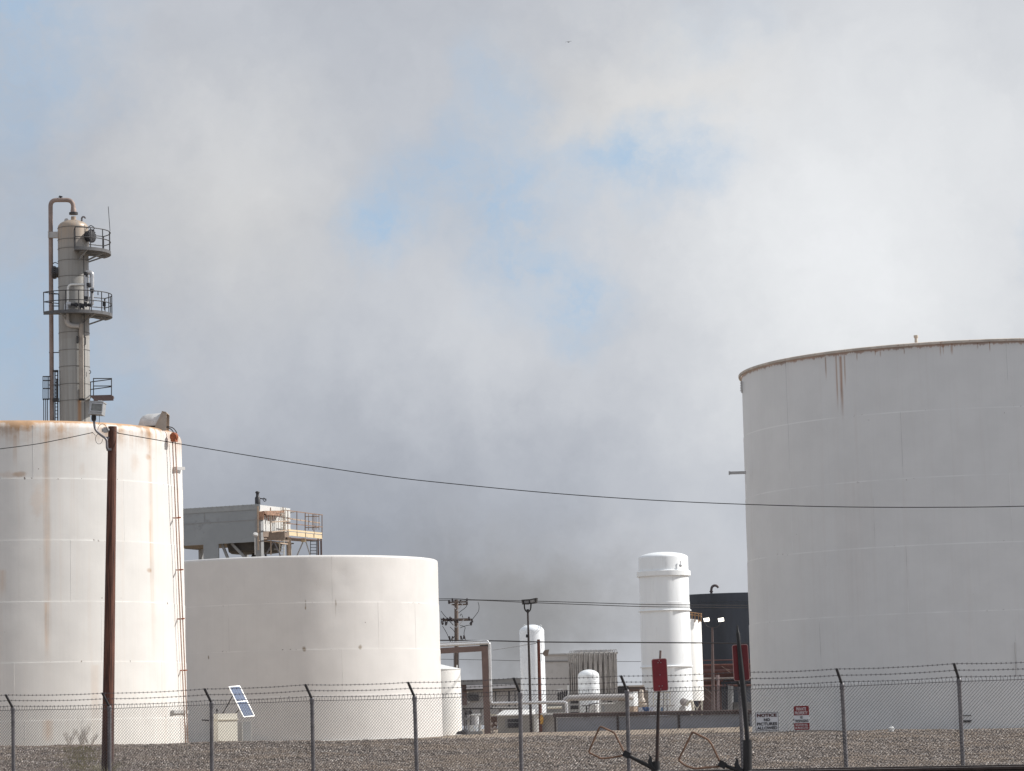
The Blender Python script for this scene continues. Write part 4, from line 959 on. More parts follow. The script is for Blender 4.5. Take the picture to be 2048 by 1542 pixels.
switch_stand(42, [(1313.5, 1546), (1314.5, 1500), (1317, 1400), (1320.5, 1318)], [.026, .025, .022, .020], [(1304.5, 1319.5), (1332.5, 1317.5), (1334.5, 1380), (1308, 1382)],
    [(1247, 1502), (1228.9, 1465.4), (1200, 1452.3), (1177, 1504.5), (1202, 1517), (1218, 1516), (1245, 1511)], (1253, 1509), (1303, 1535),
    'slim railway switch stand with dark red target in front of the tall white vessel', False, None, ((1320, 1322), (1321, 1301)))
switch_stand(40, [(1494.5, 1546), (1495, 1482), (1490, 1420), (1483, 1345), (1477.5, 1285), (1476, 1268), (1475.4, 1264), (1474.6, 1251)], [.03, .030, .034, .036, .026, .028, .020, .008], [(1464.5, 1291), (1494, 1289.5), (1500.5, 1359), (1468.5, 1361)],
    [(1439.8, 1523), (1423, 1488), (1416, 1479), (1385, 1463.5), (1356.8, 1520), (1370, 1531), (1390, 1537.5), (1413, 1535), (1438, 1533)], (1444.7, 1529), (1476, 1541),
    'taller black switch stand with dark red target behind its leaning mast', True, ((1495, 1548), (1494.5, 1480), .060))

# ------------------------------------------------------------------ solar panel and cabinet
Ys = 120; ss = s_at(Ys)
sp_ = thing('solar_panel', V(495, 1490, Ys), 'tilted blue solar panel pair on white posts in front of the dented tank', 'solar panel')
A = V(487, 1434, Ys); Bv = V(508.5, 1432, Ys + .5); dn = V(457.5, 1374, Ys + .2) - A
m_fr = mat('panel_frame', L(.60, .60, .59), .4, .2, .05)
mt, n_, b = new_mat('solar_cells'); tc = n_.new('ShaderNodeTexCoord').outputs['UV']
uvs = n_.sep(n_.new('ShaderNodeUVMap', uv_map='UVMap').outputs[0])
gx = n_.m('ABSOLUTE', n_.m('SUBTRACT', n_.m('FRACT', n_.m('MULTIPLY', uvs[0], 4.)), .5)); gy = n_.m('ABSOLUTE', n_.m('SUBTRACT', n_.m('FRACT', n_.m('MULTIPLY', uvs[1], 9.)), .5))
c = n_.mix(n_.m('GREATER_THAN', n_.m('MAXIMUM', gx, gy), .45), L(.10, .135, .22), L(.28, .31, .38)); n_.put(b.inputs['Base Color'], c); b.inputs['Roughness'].default_value = .6; b.inputs['Specular IOR Level'].default_value = .15
up = dn.normalized(); ed = (Bv - A)
nrmv = ed.cross(dn).normalized()
if nrmv.y > 0: nrmv = -nrmv
for t0, t1_ in ((.02, .485), (.515, .98)):
    q = MB(); vs = [A + dn * t0 + ed * .07, A + dn * t0 + ed * .93, A + dn * t1_ + ed * .93, A + dn * t1_ + ed * .07]; q.prism([v + nrmv * .012 for v in vs], -nrmv * .02)
    o = q.build('cell_panel', mt, sp_, smooth=0); ul = o.data.uv_layers.new(name='UVMap')
    uvc = {0: (0, 0), 1: (1, 0), 2: (1, 1), 3: (0, 1)}
    for lp in o.data.loops: ul.data[lp.index].uv = uvc[lp.vertex_index % 4]
q = MB()
for e0, e1 in ((A, Bv), (A + dn, Bv + dn), (A, A + dn), (Bv, Bv + dn), (A + dn * .5, Bv + dn * .5)): q.bar(e0, e1, .032, .04, up=nrmv)
q.build('frame', m_fr, sp_)
q = MB(); q.bar(A + dn * .72, V(440, 1437, Ys + .2), .035, .035); q.bar(Bv + dn * .5, V(462, 1437, Ys + .7), .035, .035); q.build('tilt_strut', m_dark, sp_)
for x in (484.5, 502.5):
    q = MB(); q.bar(V(x, 1440, Ys), V(x + .8, 1500, Ys), .035, .035); q.build('post', m_fr, sp_)
q = MB(); q.bar(V(484, 1441, Ys), V(505, 1440.5, Ys), .03, .04); q.build('crossbar', m_fr, sp_); q = MB(); q.bar(V(496, 1441, Ys + .7), V(496.5, 1500, Ys + .7), .03, .03); q.build('post', m_fr, sp_)
cb = thing('equipment_cabinet', V(448, 1495, Ys), 'pale cream steel cabinet standing left of the solar panel posts', 'cabinet')
q = MB(); ca = V(449, 1465, Ys - 1.4); q.box((ca.x, ca.y, (V(0, 1441, Ys).z + zg(ca.x, ca.y)) / 2 - .0), (.86, .55, 1.25), .60); q.build('body', mat('cabinet_cream', L(.78, .75, .66), .5, 0, .04, 3, L(.4, .3, .2), .3), cb)
q = MB(); q.box((ca.x, ca.y, V(449, 1439.5, Ys).z), (.92, .62, .05), .60); q.build('lid', m_cream, cb)
q = MB(); cd = ca + Vector((.60, 1.9, 0)); q.box((cd.x, cd.y, cd.z - .1), (.42, .5, 1.0), .6); q.build('battery_box', m_grey, cb)
q = MB(); q.tube([V(433, 1440, Ys), V(434, 1420, Ys)], .02, 6); q.lathe([(.04, 0), (.05, .05), (.02, .1)], V(434, 1422, Ys), 8); q.tube([V(418, 1441, Ys), V(404, 1440, Ys)], .03, 6); q.build('antenna_stub', m_dark, cb)

# ------------------------------------------------------------------ process yard, centre
def vessel(name, label, Y, xl, xr, ytop, yshoulder, ybot, mt_, bands=(), n=48, xref=None, cat_='pressure vessel'):
    xc = (xl + xr) / 2; yref = (yshoulder + ybot) / 2; c0 = V(xc, yref, Y); R = (xr - xl) / 2 * s_at(Y)
    zb_ = V(xc, ybot, Y).z; zs = V(xc, yshoulder, Y).z; zt = V(xc, ytop, Y).z
    t = thing(name, (c0.x, Y, min(zb_, CZ - .4)), label, cat_)
    prof = [(R, zb_), (R, zs)] + [(max(.002, R * math.cos(PI / 2 * k / 10)), zs + (zt - zs) * math.sin(PI / 2 * k / 10)) for k in range(1, 11)]
    MB().lathe(prof, (c0.x, Y, 0), n).build('shell', mt_, t)
    return t, c0, R
vw = mat('vessel_white', L(.88, .90, .91), .4, 0, .03, 1., L(.5, .5, .48), .3, 0, True)
# tall white vessel with rings (flanks lean slightly outward in the photo only through perspective)
tv, c0, R = vessel('white_vessel', 'tallest white domed vessel with ring bands, left of the dark tank', 200, 1281.5, 1381, 1104, 1116, 1428, vw)
for y, dR, hh in ((1148, .14, .32), (1222, .11, .05), (1334, .11, .05), (1112 + 8, .0, .0)):
    if hh == 0: continue
    z = V(1331, y, 200).z; q = MB(); q.lathe([(R + .001, z - hh / 2 - .02), (R + dR, z - hh / 2), (R + dR, z + hh / 2), (R + .001, z + hh / 2 + .05)], (c0.x, 200, 0), 64, cap=False); q.build('ring_band', vw, tv)
z = V(1331, 1212, 200).z; q = MB(); q.lathe([(R + .001, z - .3), (R + .02, z - .28), (R + .02, z + .2), (R + .001, z + .22)], (c0.x, 200, 0), 64, cap=False); q.build('ring_band', vw, tv)
q = MB(); pz = V(1361, 1131, 200 - R * .85); q.lathe([(.11, 0), (.10, .03), (.05, .05)], pz, 12, axis=(.35, -.9, 0)); q.lathe([(.02, 0), (.03, .25)], pz + Vector((0, 0, .05)), 6); q.build('nozzle', m_silver, tv)
q = MB(); q.box(V(1296, 1112, 200 - .3), (.06, .1, .12)); q.box(V(1365, 1114, 200 - .3), (.06, .1, .12)); q.build('lifting_lug', m_white, tv)
for k, (x, y) in enumerate(((1366, 1418), (1372, 1405))):
    q = MB(); q.lathe([(.22, -.06), (.22, .06)], V(x - 1, y, 200 - R), 14, axis=(.3, -.9, 0)); q.build('manway', m_ltgrey, tv)
tv2, c2, R2 = vessel('white_vessel', 'narrow white vessel half hidden behind the tallest white vessel, brown rail on top', 207, 1334, 1405, 1238, 1243, 1402, mat('vessel_white_warm', L(.90, .89, .86), .5, 0, .04, 1.), ())
q = MB()
for y in (1232, 1227.5): q.tube([V(1380, y - 3, 206), V(1401, y, 206), V(1403, y + .5, 207)], .04, 6)
for x in (1384, 1390, 1397, 1402): q.tube([V(x, 1226, 206), V(x, 1244, 206)], .035, 6)
q.box(V(1392, 1241, 206.5), (.7, .5, .05)); q.build('top_railing', mat('rail_ochre', L(.36, .21, .11), .7, 0, .2), tv2)
q = MB()
for x in (1383, 1404): q.bar(V(x, 1401, 206), V(x, 1432, 206), .12, .12)
q.bar(V(1384, 1403, 206), V(1394, 1418, 206), .06, .06); q.bar(V(1404, 1403, 206), V(1394, 1418, 206), .06, .06); q.bar(V(1394, 1418, 206), V(1394, 1432, 206), .06, .06); q.build('skirt_legs', m_cream, tv2)
# left slim vessel
tv3, c3, R3 = vessel('white_vessel', 'slim white domed vessel behind the black twin lamp pole', 176, 1041, 1090.5, 1249, 1263, 1428, mat('vessel_white_glossy', L(.86, .89, .92), .25, 0, .03, 1.))
for x in (1048, 1080):
    q = MB(); q.tube(arc(V(x + 1, 1252, 176), .07, 0, PI, (1, 0, 0), (0, 0, 1)), .018, 6); q.build('lifting_lug', m_white, tv3)
q = MB(); q.lathe([(R3 * .72, CZ - .5), (R3 * .72, V(1065, 1428, 176).z)], (c3.x, 176, 0), 32); q.build('skirt', m_white, tv3)
# small domed vessel in front of the fins
tv4, c4_, R4_ = vessel('white_vessel', 'short white domed vessel in front of the brown finned vaporiser', 178, 1157, 1199.5, 1339, 1352, 1432, mat('vessel_banded', L(.84, .86, .87), .35, .0, .06, 2.))
for y in (1352, 1364, 1376, 1388, 1400, 1412):
    z = V(1178, y, 178).z; q = MB(); q.lathe([(R4_, z - .01), (R4_ + .012, z), (R4_, z + .01)], (c4_.x, 178, 0), 40, cap=False); q.build('cladding_band', m_silver, tv4)
q = MB(); q.tube([V(1186, 1343, 176.8), V(1186, 1358, 176.8), V(1191, 1358, 176.8)], .02, 6); q.build('gauge_line', m_grey, tv4)

# dark tank
TB = Tank(math.atan2((1468 - 1024) / F, 1), .0205, 232, [(1448 - 1185) / F * 1.0])
cB = V(1462, 1300, 232); RB = 4.9
tb = thing('storage_tank', (cB.x, 232, CZ - .6), 'dark navy storage tank with brown pipework, between the white vessels and the large tank', 'storage tank')
m_navy = mat('navy_cladding', L(.046, .054, .070), .45, .1, .25, .5, L(.05, .055, .07), .6, 0, True)
ztB = V(1440, 1186.5, 232 - RB).z
q = MB(); q.lathe([(RB, CZ - .6), (RB, ztB), (RB - .05, ztB + .02), (.02, ztB + .03)], (cB.x, 232, 0), 96); q.build('shell', m_navy, tb)
for y in (1203, 1208, 1214):
    z = V(1440, y, 227).z; q = MB(); q.lathe([(RB + .002, z - .03), (RB + .03, z - .025), (RB + .03, z + .025), (RB + .002, z + .03)], (cB.x, 232, 0), 96, cap=False); q.build('cladding_band', m_navy, tb)
q = MB(); q.tube([V(1423, 1200, 229), V(1422.5, 1180, 229)] + arc(V(1430, 1178, 229),   .27, PI, .1 * PI, (1, 0, 0), (0, 0, 1), 10), .095, 12); q.lathe([(.14, 0), (.14, .08)], V(1422.5, 1184, 229), 12); q.build('gooseneck_vent', mat('vent_brown', L(.10, .075, .075), .5, .1, .2), tb)
Yk = 221
pr = thing('pipe_rack', V(1440, 1424, Yk), 'brown steel pipe rack with horizontal pipes at the foot of the dark navy tank', 'pipe rack')
m_duct = mat('duct_brown', L(.10, .055, .048), .6, 0, .25, 1.5, L(.05, .03, .03), .6)
q = MB(); q.box(V(1420, 1399, Yk + 1.2), (46 * s_at(Yk), .5, 74 * s_at(Yk))); q.build('duct', m_duct, pr)
q = MB(); q.box(V(1455, 1346, Yk + .8), (104 * s_at(Yk), .3, 34 * s_at(Yk))); q.build('header_box', mat('header_brown', L(.115, .052, .046), .6, 0, .3, 2), pr)
for y, r, mm in ((1329, .06, 'pipe_rust'), (1342, .16, 'pipe_brown'), (1356, .06, 'pipe_pale'), (1371, .07, 'pipe_rust'), (1320, .04, 'pipe_brown')):
    mm_ = {'pipe_rust': mat('pipe_rust', L(.24, .11, .09), .6, 0, .3, 2), 'pipe_brown': mat('pipe_brown', L(.12, .055, .05), .6), 'pipe_pale': mat('pipe_pale', L(.48, .42, .38), .5)}[mm]
    q = MB(); q.tube([V(1402, y + 1, Yk), V(1510, y - 1, Yk)], r, 10); q.build('pipe', mm_, pr)
for pts, r in (([(1447, 1424), (1447, 1360), (1505, 1359)], .06), ([(1453, 1424), (1453, 1367), (1505, 1366)], .055), ([(1457.5, 1424), (1457.5, 1370)], .07), ([(1463, 1424), (1463, 1372)], .14)):
    q = MB(); q.tube(rounded([V(x, y, Yk - .4) for x, y in pts], .15), r, 10); q.build('pipe', mat('pipe_black', L(.02, .022, .028), .5) if r < .065 else m_grey, pr)
q = MB(); q.tube([V(1437, 1424, Yk - .5), V(1436, 1353, Yk - .5)], .10, 10); q.tube([V(1435, 1360, Yk - .5), V(1435, 1350, Yk - .5)], .14, 10); q.build('riser_pipe', mat('riser_pink', L(.26, .20, .20), .5), pr)
q = MB()
for a_, b_ in (((1443, 1332), (1462, 1346)), ((1409, 1375), (1424, 1388)), ((1409, 1390), (1424, 1404)), ((1450, 1337), (1460, 1340))): q.bar(V(*a_, Yk - .6), V(*b_, Yk - .6), .04, .05)
q.build('brace', mat('brace_tan', L(.26, .18, .15), .6), pr)
q = MB(); q.box(V(1485, 1388, Yk + .2), (42 * s_at(Yk), .3, 50 * s_at(Yk))); q.build('blue_panel', mat('slate_panel', L(.075, .085, .105), .5, 0, .15, 1), pr)
q = MB(); q.box(V(1487, 1415, Yk - .3), (38 * s_at(Yk), .5, 22 * s_at(Yk))); q.box(V(1487, 1407, Yk - .3), (40 * s_at(Yk), .6, 5 * s_at(Yk))); q.build('base_plinth', mat('plinth', L(.14, .14, .14), .8, 0, .3, 2), pr)

# street lamp with lit heads
Yl = 172
m_lit = bpy.data.materials.new('lit_led'); m_lit.use_nodes = True; bb = m_lit.node_tree.nodes['Principled BSDF']; bb.inputs['Emission Color'].default_value = (1, .93, .80, 1); bb.inputs['Emission Strength'].default_value = 3.2; bb.inputs['Base Color'].default_value = L(.8)
lm = thing('lamp_post', V(1427, 1440, Yl), 'tall brown lamp post with two lit lamp heads in front of the dark tank', 'lamp post')
q = MB(); q.tube([V(1427, 1445, Yl), V(1424.5, 1255, Yl)], [.115, .06], 12); q.build('pole', mat('lamp_pole_brown', L(.13, .095, .09), .45, .3, .15, 3), lm)
q = MB(); q.tube(rounded([V(1410, 1243, Yl), V(1411, 1250, Yl), V(1419, 1255, Yl), V(1432, 1255, Yl), V(1439, 1251, Yl), V(1441, 1243, Yl)], .15), .022, 8); q.build('lamp_arm', m_dark, lm)
for xc_ in (1413, 1442):
    hx = V(xc_, 1239.5, Yl); q = MB(); q.box(hx, (.36, .26, .05), axes=(Vector((.99, 0, .12)), Vector((0, .9, .43)), Vector((-.12, -.43, .9)))); h_ = q.build('lamp_head', m_dark, lm)
    e = MB()
    for kx in (-1, 0, 1): e.box(hx + Vector((kx * .11, -.03, .012 * kx - .0)), (.085, .22, .19), axes=(Vector((.99, 0, .12)), Vector((0, 1, 0)), Vector((-.12, 0, 1))))
    e.build('led_module', m_lit, h_)

# dark twin floodlight pole
Yd = 169
dp = thing('lamp_post', V(1062, 1468, Yd), 'dark steel lamp post with twin unlit floodlights in front of the slim white vessel', 'lamp post')
q = MB(); q.tube([V(1062.5, 1470, Yd), V(1055.5, 1222, Yd)], [.085, .052], 12); q.build('pole', mat('pole_black_brown', L(.04, .03, .03), .5, .2, .2, 3), dp)
q = MB(); q.tube(rounded([V(1048.5, 1208, Yd), V(1049, 1217, Yd), V(1052, 1223, Yd), V(1059, 1223, Yd), V(1061.5, 1217, Yd), V(1062, 1207, Yd)], .12), .04, 8); q.lathe([(.07, -.1), (.07, .1)], V(1055.5, 1222, Yd), 10); q.build('lamp_yoke', m_black, dp)
for (x, tilt, rzz) in ((1052, 0, .15), (1066.5, .12, -.25)):
    c0 = V(x, 1204 if x < 1060 else 1202.5, Yd); ax_ = Vector((math.cos(rzz), math.sin(rzz), tilt)).normalized(); ay_ = Vector((0, 0, 1)).cross(ax_).normalized(); az_ = ax_.cross(ay_)
    q = MB(); q.prism([c0 + ax_ * a_ + az_ * b_ - ay_ * .18 for a_, b_ in ((-.24, .13), (.25, .15), (.16, -.14), (-.20, -.13))], ay_ * .36); h_ = q.build('floodlight', m_black, dp)
    q = MB(); q.box(c0 - ay_ * .185 + ax_ * .0, (.26, .01, .15), axes=(ax_, ay_, az_)); q.build('lens', mat('unlit_lens', L(.16, .16, .165), .2, .1, .1), h_)
q = MB(); q.box(V(1054, 1272, Yd - .1), (.12, .1, .17)); q.build('photocell', m_black, dp)

# brown wooden pole with floodlight
Yw = 168
wp = thing('utility_pole', V(1080, 1468, Yw), 'short brown wooden pole with a side floodlight, right of the twin lamp post', 'utility pole')
q = MB(); q.tube([V(1081.5, 1470, Yw), V(1077, 1279, Yw)], [.10, .085], 12); q.build('pole', mat('pole_redwood', L(.13, .05, .037), .85, 0, .35, 7, L(.05, .02, .018), .6, .4, True), wp)
q = MB(); c0 = V(1091.5, 1306, Yw); q.prism([c0 + Vector((a_, -.12, b_)) for a_, b_ in ((-.20, -.03), (-.06, .17), (.2, .19), (.11, -.16), (-.08, -.17))], (0, .26, 0)); q.tube([V(1080, 1307, Yw), V(1087, 1308, Yw)], .03, 6); q.build('floodlight', mat('floodlight_tan', L(.20, .16, .14), .5, .1, .2), wp)
q = MB(); q.tube([V(1082, 1283, Yw), V(1084, 1300, Yw), V(1083, 1320, Yw), V(1086, 1328, Yw), V(1088, 1315, Yw)], .008, 5); q.build('lamp_cord', m_black, wp)
q = MB(); cbg = V(1083.5, 1438, Yw - .15); q.lathe([(.03, -.30), (.09, -.24), (.075, -.1), (.12, .0), (.08, .1), (.05, .22), (.02, .27)], cbg, 9); o = q.build('pole_wrap', mat('yellow_plastic', L(.65, .36, .07), .5, 0, .2, 5, L(.8, .6, .3), .5), origin=cbg); tag(o, 'yellow orange plastic wrap hanging on the short brown pole', 'plastic bag')
o = MB().tube(cat([V(986, 1300, 166), V(1020, 1295, 167), V(1050, 1290, 168), V(1070, 1287, Yw), V(1076, 1284, Yw)]), .014, 5).build('overhead_wire', m_dark); tag(o, 'thin dark wire from the brown pipe frame to the short brown pole', 'cable')

# brown pipe frame
Yf = 166

pf = thing('pipe_gantry', V(971, 1470, Yf), 'brown steel goalpost frame carrying a bent white pipe, beside the small cone roofed tank', 'pipe gantry')
q = MB(); q.bar(V(975.5, 1470, Yf), V(969, 1289, Yf), 13 * s_at(Yf), .3, up=(0, 1, 0)); q.build('column', m_brown, pf)
q = MB(); q.bar(V(860, 1303, Yf), V(964, 1297, Yf), .28, 11 * s_at(Yf)); q.build('beam', m_brown, pf)
q = MB(); q.box(V(968, 1290.5, Yf), (.45, .34, .10)); q.build('beam_cap', m_dark, pf)
q = MB(); q.tube(rounded([V(855, 1292, Yf - .15), V(979, 1286, Yf - .15), V(982, 1407, Yf - .15), V(1060, 1405.5, Yf - .15), V(1132, 1404.5, Yf - .15), V(1134, 1436, Yf - .15)], .12, 6), .085, 12); q.build('white_pipe', mat('pipe_aluminium', L(.60, .60, .61), .35, .3, .08, 2, L(.35, .3, .28), .4), pf)
q = MB(); q.tube(rounded([V(850, 1288, Yf + .1), V(976, 1281, Yf + .1), V(978, 1300, Yf + .1)], .12, 6), .05, 10); q.build('upper_pipe', m_silver, pf)
q = MB(); q.bar(V(978.5, 1424, Yf + .2), V(980.5, 1468, Yf + .2), .14, .1, up=(0, 1, 0)); q.build('side_stile', m_cream, pf)

# utility pole with cross-arms, insulators
Yu = 190
up_ = thing('utility_pole', V(912, 1340, Yu), 'weathered power pole with cross arms and insulators behind the small cone roofed tank', 'utility pole')
q = MB(); q.tube([V(914.5, 1460, Yu), V(912.5, 1199, Yu)], [.17, .12], 12); q.build('pole', m_wood2, up_)
q = MB(); q.tube([V(909.5, 1460, Yu - .2), V(908, 1300, Yu - .2)], .035, 6); q.tube([V(917, 1336, Yu - .15), V(917, 1305, Yu - .15)], .04, 6); q.build('conduit', m_galv, up_)
for (x0, x1, y, dy) in ((896, 936, 1203.5, 0), (903, 936, 1208.5, .3), (883, 941, 1238, 0), (886, 942, 1240, .4)):
    q = MB(); q.bar(V(x0, y + 1, Yu - .15 + dy), V(x1, y, Yu - .15 + dy), .12, .10); q.build('cross_arm', m_wood2, up_)
q = MB()
for a_, b_ in (((913, 1255), (928, 1239)), ((913, 1222), (926, 1208)), ((911, 1255), (898, 1240)), ((912, 1218), (900, 1206))): q.bar(V(*a_, Yu - .2), V(*b_, Yu - .2), .04, .05)
q.build('arm_brace', m_silver, up_)
m_ins = mat('insulator_dark', L(.05, .04, .045), .3)
for x, y in ((884, 1245), (892, 1246), (900, 1236), (887, 1238), (895, 1238), (903, 1238), (938, 1236), (942, 1246), (944, 1240), (898, 1203), (905, 1199), (921, 1202), (934, 1199), (934, 1205), (899, 1275), (905, 1275), (922, 1274), (928, 1273), (909, 1241), (915, 1241)):
    q = MB(); z0 = V(x, y, Yu - .3)
    q.lathe([(.03, -.16), (.075, -.13), (.04, -.09), (.075, -.05), (.04, -.01), (.07, .03), (.03, .09)], z0, 8, axis=(random.uniform(-.3, .3), 0, 1)); q.build('insulator', m_ins, up_)
q = MB(); rr = .018
for P4 in ([(943, 1241), (950, 1232), (957, 1222), (958, 1212), (956, 1204)], [(934, 1206), (932, 1214), (922, 1222), (917, 1226)], [(885, 1252), (891, 1262), (896, 1272), (901, 1285)], [(900, 1254), (908, 1262), (910, 1270), (905, 1280), (906, 1290)],
           [(920, 1251), (930, 1254), (928, 1266), (930, 1275), (932, 1283)], [(882, 1222), (888, 1230), (897, 1240), (906, 1250)], [(940, 1250), (930, 1252), (920, 1256)], [(896, 1272), (900, 1280), (903, 1288)], [(928, 1273), (923, 1282), (920, 1290)], [(942, 1237), (944, 1247), (942, 1250), (939, 1246)], [(882, 1236), (884, 1247), (887, 1248), (888, 1240)], [(890, 1238), (891, 1249), (894, 1248), (896, 1238)], [(920, 1232), (923, 1228), (926, 1236)]):
    q.tube(cat([V(x, y, Yu - .3) for x, y in P4]), rr, 5)
q.build('jumper_wire', m_black, up_)
lines = [([(800, 1199), (905, 1197.5), (950, 1199.5), (1100, 1203), (1280, 1208.5), (1400, 1210), (1560, 1211)], 'upper of the paired power lines passing in front of the tall white vessel'),
         ([(800, 1203), (934, 1200), (1045, 1204.5), (1150, 1208.5), (1280, 1213), (1400, 1214.5), (1560, 1216)], 'lower of the paired power lines passing in front of the tall white vessel'),
         ([(800, 1280), (980, 1281.5), (1090, 1284), (1280, 1285), (1560, 1287)], 'thick low power line crossing the white vessels at mid height'),
         ([(860, 1318), (980, 1320), (1045, 1321.5), (1240, 1323), (1282, 1323)], 'lowest thin power line behind the slim white vessel')]
for i, (pp, lb) in enumerate(lines):
    Y0, Y1 = ((189.7, 150) if i < 2 else (168, 164) if i == 2 else (212, 212)); n_p = len(pp)
    P4 = [V(x, y, (Y0 + (Y1 - Y0) * max(0, (x - 912)) / 650)) for x, y in pp]
    o = MB().tube(cat(P4), (.022, .022, .034, .016)[i], 5).build('overhead_wire', m_dark); tag(o, lb, 'power line')

# finned vaporiser
Yv = 186; sv = s_at(Yv)
vp = thing('ambient_vaporiser', V(1189, 1430, Yv), 'tall brown grey finned vaporiser of vertical tubes behind the short domed vessel', 'vaporiser')
m_fin = mat('fin_aluminium', L(.42, .40, .385), .5, .3, .2, 1.2, L(.13, .11, .10), .5)
cv = V(1184, 1350, Yv); rzv = .42; uxv = Vector((math.cos(rzv), math.sin(rzv), 0)); uyv = Vector((-uxv.y, uxv.x, 0)); zt_ = V(1189, 1308, Yv).z; zb_ = V(1189, 1432, Yv).z
cnt = 0
for i in range(8):
    for j in range(6):
        c0 = cv + uxv * ((i - 3.5) * .34) + uyv * ((j - 2.5) * .30) + Vector((.05, 0, 0)); q = MB(); q.tube([Vector((c0.x, c0.y, zb_)), Vector((c0.x, c0.y, zt_))], .028, 6)
        for k in range(4):
            a = rzv + PI / 4 + k * PI / 2; dx = Vector((math.cos(a), math.sin(a), 0)); q.bar(Vector((c0.x, c0.y, zb_)) + dx * .055, Vector((c0.x, c0.y, zt_)) + dx * .055, .012, .09, up=dx)
        e0 = Vector((c0.x, c0.y, zt_)); q.tube([e0, e0 + Vector((0, 0, .16)), e0 + Vector((.05, 0, .24)), e0 + Vector((.12, 0, .22)), e0 + Vector((.14, 0, .10))], .02, 5)
        q.build('finned_tube', m_fin, vp, smooth=0)
q = MB()
for j in range(6):
    a_ = cv + uxv * -1.35 + uyv * ((j - 2.5) * .30); b_ = cv + uxv * 1.35 + uyv * ((j - 2.5) * .30); a_.z = b_.z = zt_ + .07; q.bar(a_, b_, .04, .06)
for i in (0, 7):
    a_ = cv + uxv * ((i - 3.5) * .34) - uyv * .9; b_ = cv + uxv * ((i - 3.5) * .34) + uyv * .9; a_.z = b_.z = zt_ + .03; q.bar(a_, b_, .05, .10)
q.build('top_frame', m_ltgrey, vp)
# valves and manifold left of the vaporiser
vm_ = thing('cylinder_manifold', V(1127, 1404, 180), 'dark gas cylinder bank on a stand left of the finned vaporiser', 'cylinder rack')
for k in range(6):
    x = 1117 + k * 4.2; q = MB(); yt = 1384 - k * 1.0; q.lathe([(.055, 0), (.055, V(x, yt + 3, 180).z - V(x, 1401, 180).z), (.02, V(x, yt, 180).z - V(x, 1401, 180).z)], V(x, 1401, 180), 8); q.build('gas_cylinder', m_dark, vm_)
q = MB(); q.bar(V(1113, 1379, 180), V(1126, 1378, 180), .08, .05); q.bar(V(1113, 1402, 180), V(1142, 1400, 180), .3, .06); q.bar(V(1136.5, 1370, 179.9), V(1136.5, 1432, 179.9), .10, .10); q.bar(V(1115, 1402, 180), V(1115, 1440, 180), .06, .06); q.build('stand', m_white, vm_)
# large insulated horizontal pipe
ip = thing('insulated_pipe', V(1190, 1436, 172), 'thick light grey insulated pipe on white supports in front of the finned vaporiser', 'pipe')
MB().tube(rounded([V(1128, 1402, 172), V(1138, 1396, 172), V(1256, 1393, 172), V(1262, 1394, 173)], .15), .17, 14).build('insulated_pipe', mat('pipe_jacket', L(.47, .45, .44), .45, .1, .08, 2, L(.3, .25, .22), .4), ip)
q = MB(); q.bar(V(1199.5, 1398, 171.8), V(1200, 1436, 171.8), .10, .1); q.bar(V(1134, 1403, 171.8), V(1134.5, 1436, 171.8), .07, .1); q.build('support_leg', m_white, ip)

# equipment skid behind the wall (generator style louvred enclosure, pump, tanks)
def enclosure(name, label, cat_, Y, x0, x1, y0, y1, dep, mt_, details):
    c0 = V((x0 + x1) / 2, y1, Y + dep / 2); t = thing(name, c0, label, cat_)
    w_ = (x1 - x0) * s_at(Y); za, zc = V(x0, y1, Y).z, V(x0, y0, Y).z; mid_ = V((x0 + x1) / 2, (y0 + y1) / 2, Y)
    q = MB(); q.box((mid_.x, Y + dep / 2, (za + zc) / 2), (w_, dep, abs(zc - za))); q.build('housing', mt_, t)
    q = MB(); q.box((mid_.x, Y + dep / 2, zc + .03), (w_ + .08, dep + .08, .05)); q.build('roof', m_ltgrey, t)
    for (dn_, xa, xb_, ya, yb_, mm) in details:
        q = MB(); cd_ = V((xa + xb_) / 2, (ya + yb_) / 2, Y - .012); q.box(cd_, ((xb_ - xa) * s_at(Y), .03, (yb_ - ya) * s_at(Y)))
        if dn_ == 'louver':
            nl = 5
            for k in range(nl): q.box(cd_ + Vector((0, -.03, ((k + .5) / nl - .5) * (yb_ - ya) * s_at(Y))), ((xb_ - xa) * s_at(Y), .02, .02))
        q.build(dn_, mm, t)
    return t
enclosure('equipment_enclosure', 'grey louvred equipment enclosure under the thick insulated pipe', 'enclosure', 176, 1137, 1160, 1400, 1436, 1.2, m_ltgrey,
          [('louver', 1141, 1157, 1401, 1407, m_dark), ('louver', 1141, 1157, 1411, 1418.5, m_dark), ('louver', 1141, 1157, 1424, 1429, m_dark)])
enclosure('equipment_enclosure', 'plain grey machinery enclosure right of the thick pipe support, behind the low wall', 'enclosure', 176, 1202, 1251, 1406, 1438, 1.4, mat('enclosure_taupe', L(.36, .35, .33), .6, 0, .06), [('louver', 1215, 1224, 1402, 1404, m_dark), ('door', 1205, 1209, 1412, 1428, m_grey), ('trim', 1239, 1240, 1408, 1436, m_ltgrey), ('trim', 1201, 1230, 1405.5, 1408, m_white)])
o = thing('pump', V(1172, 1432, 174), 'dark T shaped valve stand between the louvred and plain enclosures', 'valve')
q = MB(); q.bar(V(1164, 1411.5, 174), V(1181, 1411.5, 174), .06, .05); q.tube([V(1173, 1412, 174), V(1173.5, 1427, 174)], .05, 8); q.build('handwheel_stem', m_dark, o)
q = MB(); q.lathe([(.16, 0), (.14, .1), (.07, .18)], V(1172, 1430, 174), 12); q.box(V(1172, 1432, 174), (.3, .25, .12)); q.build('valve_body', m_dark, o)
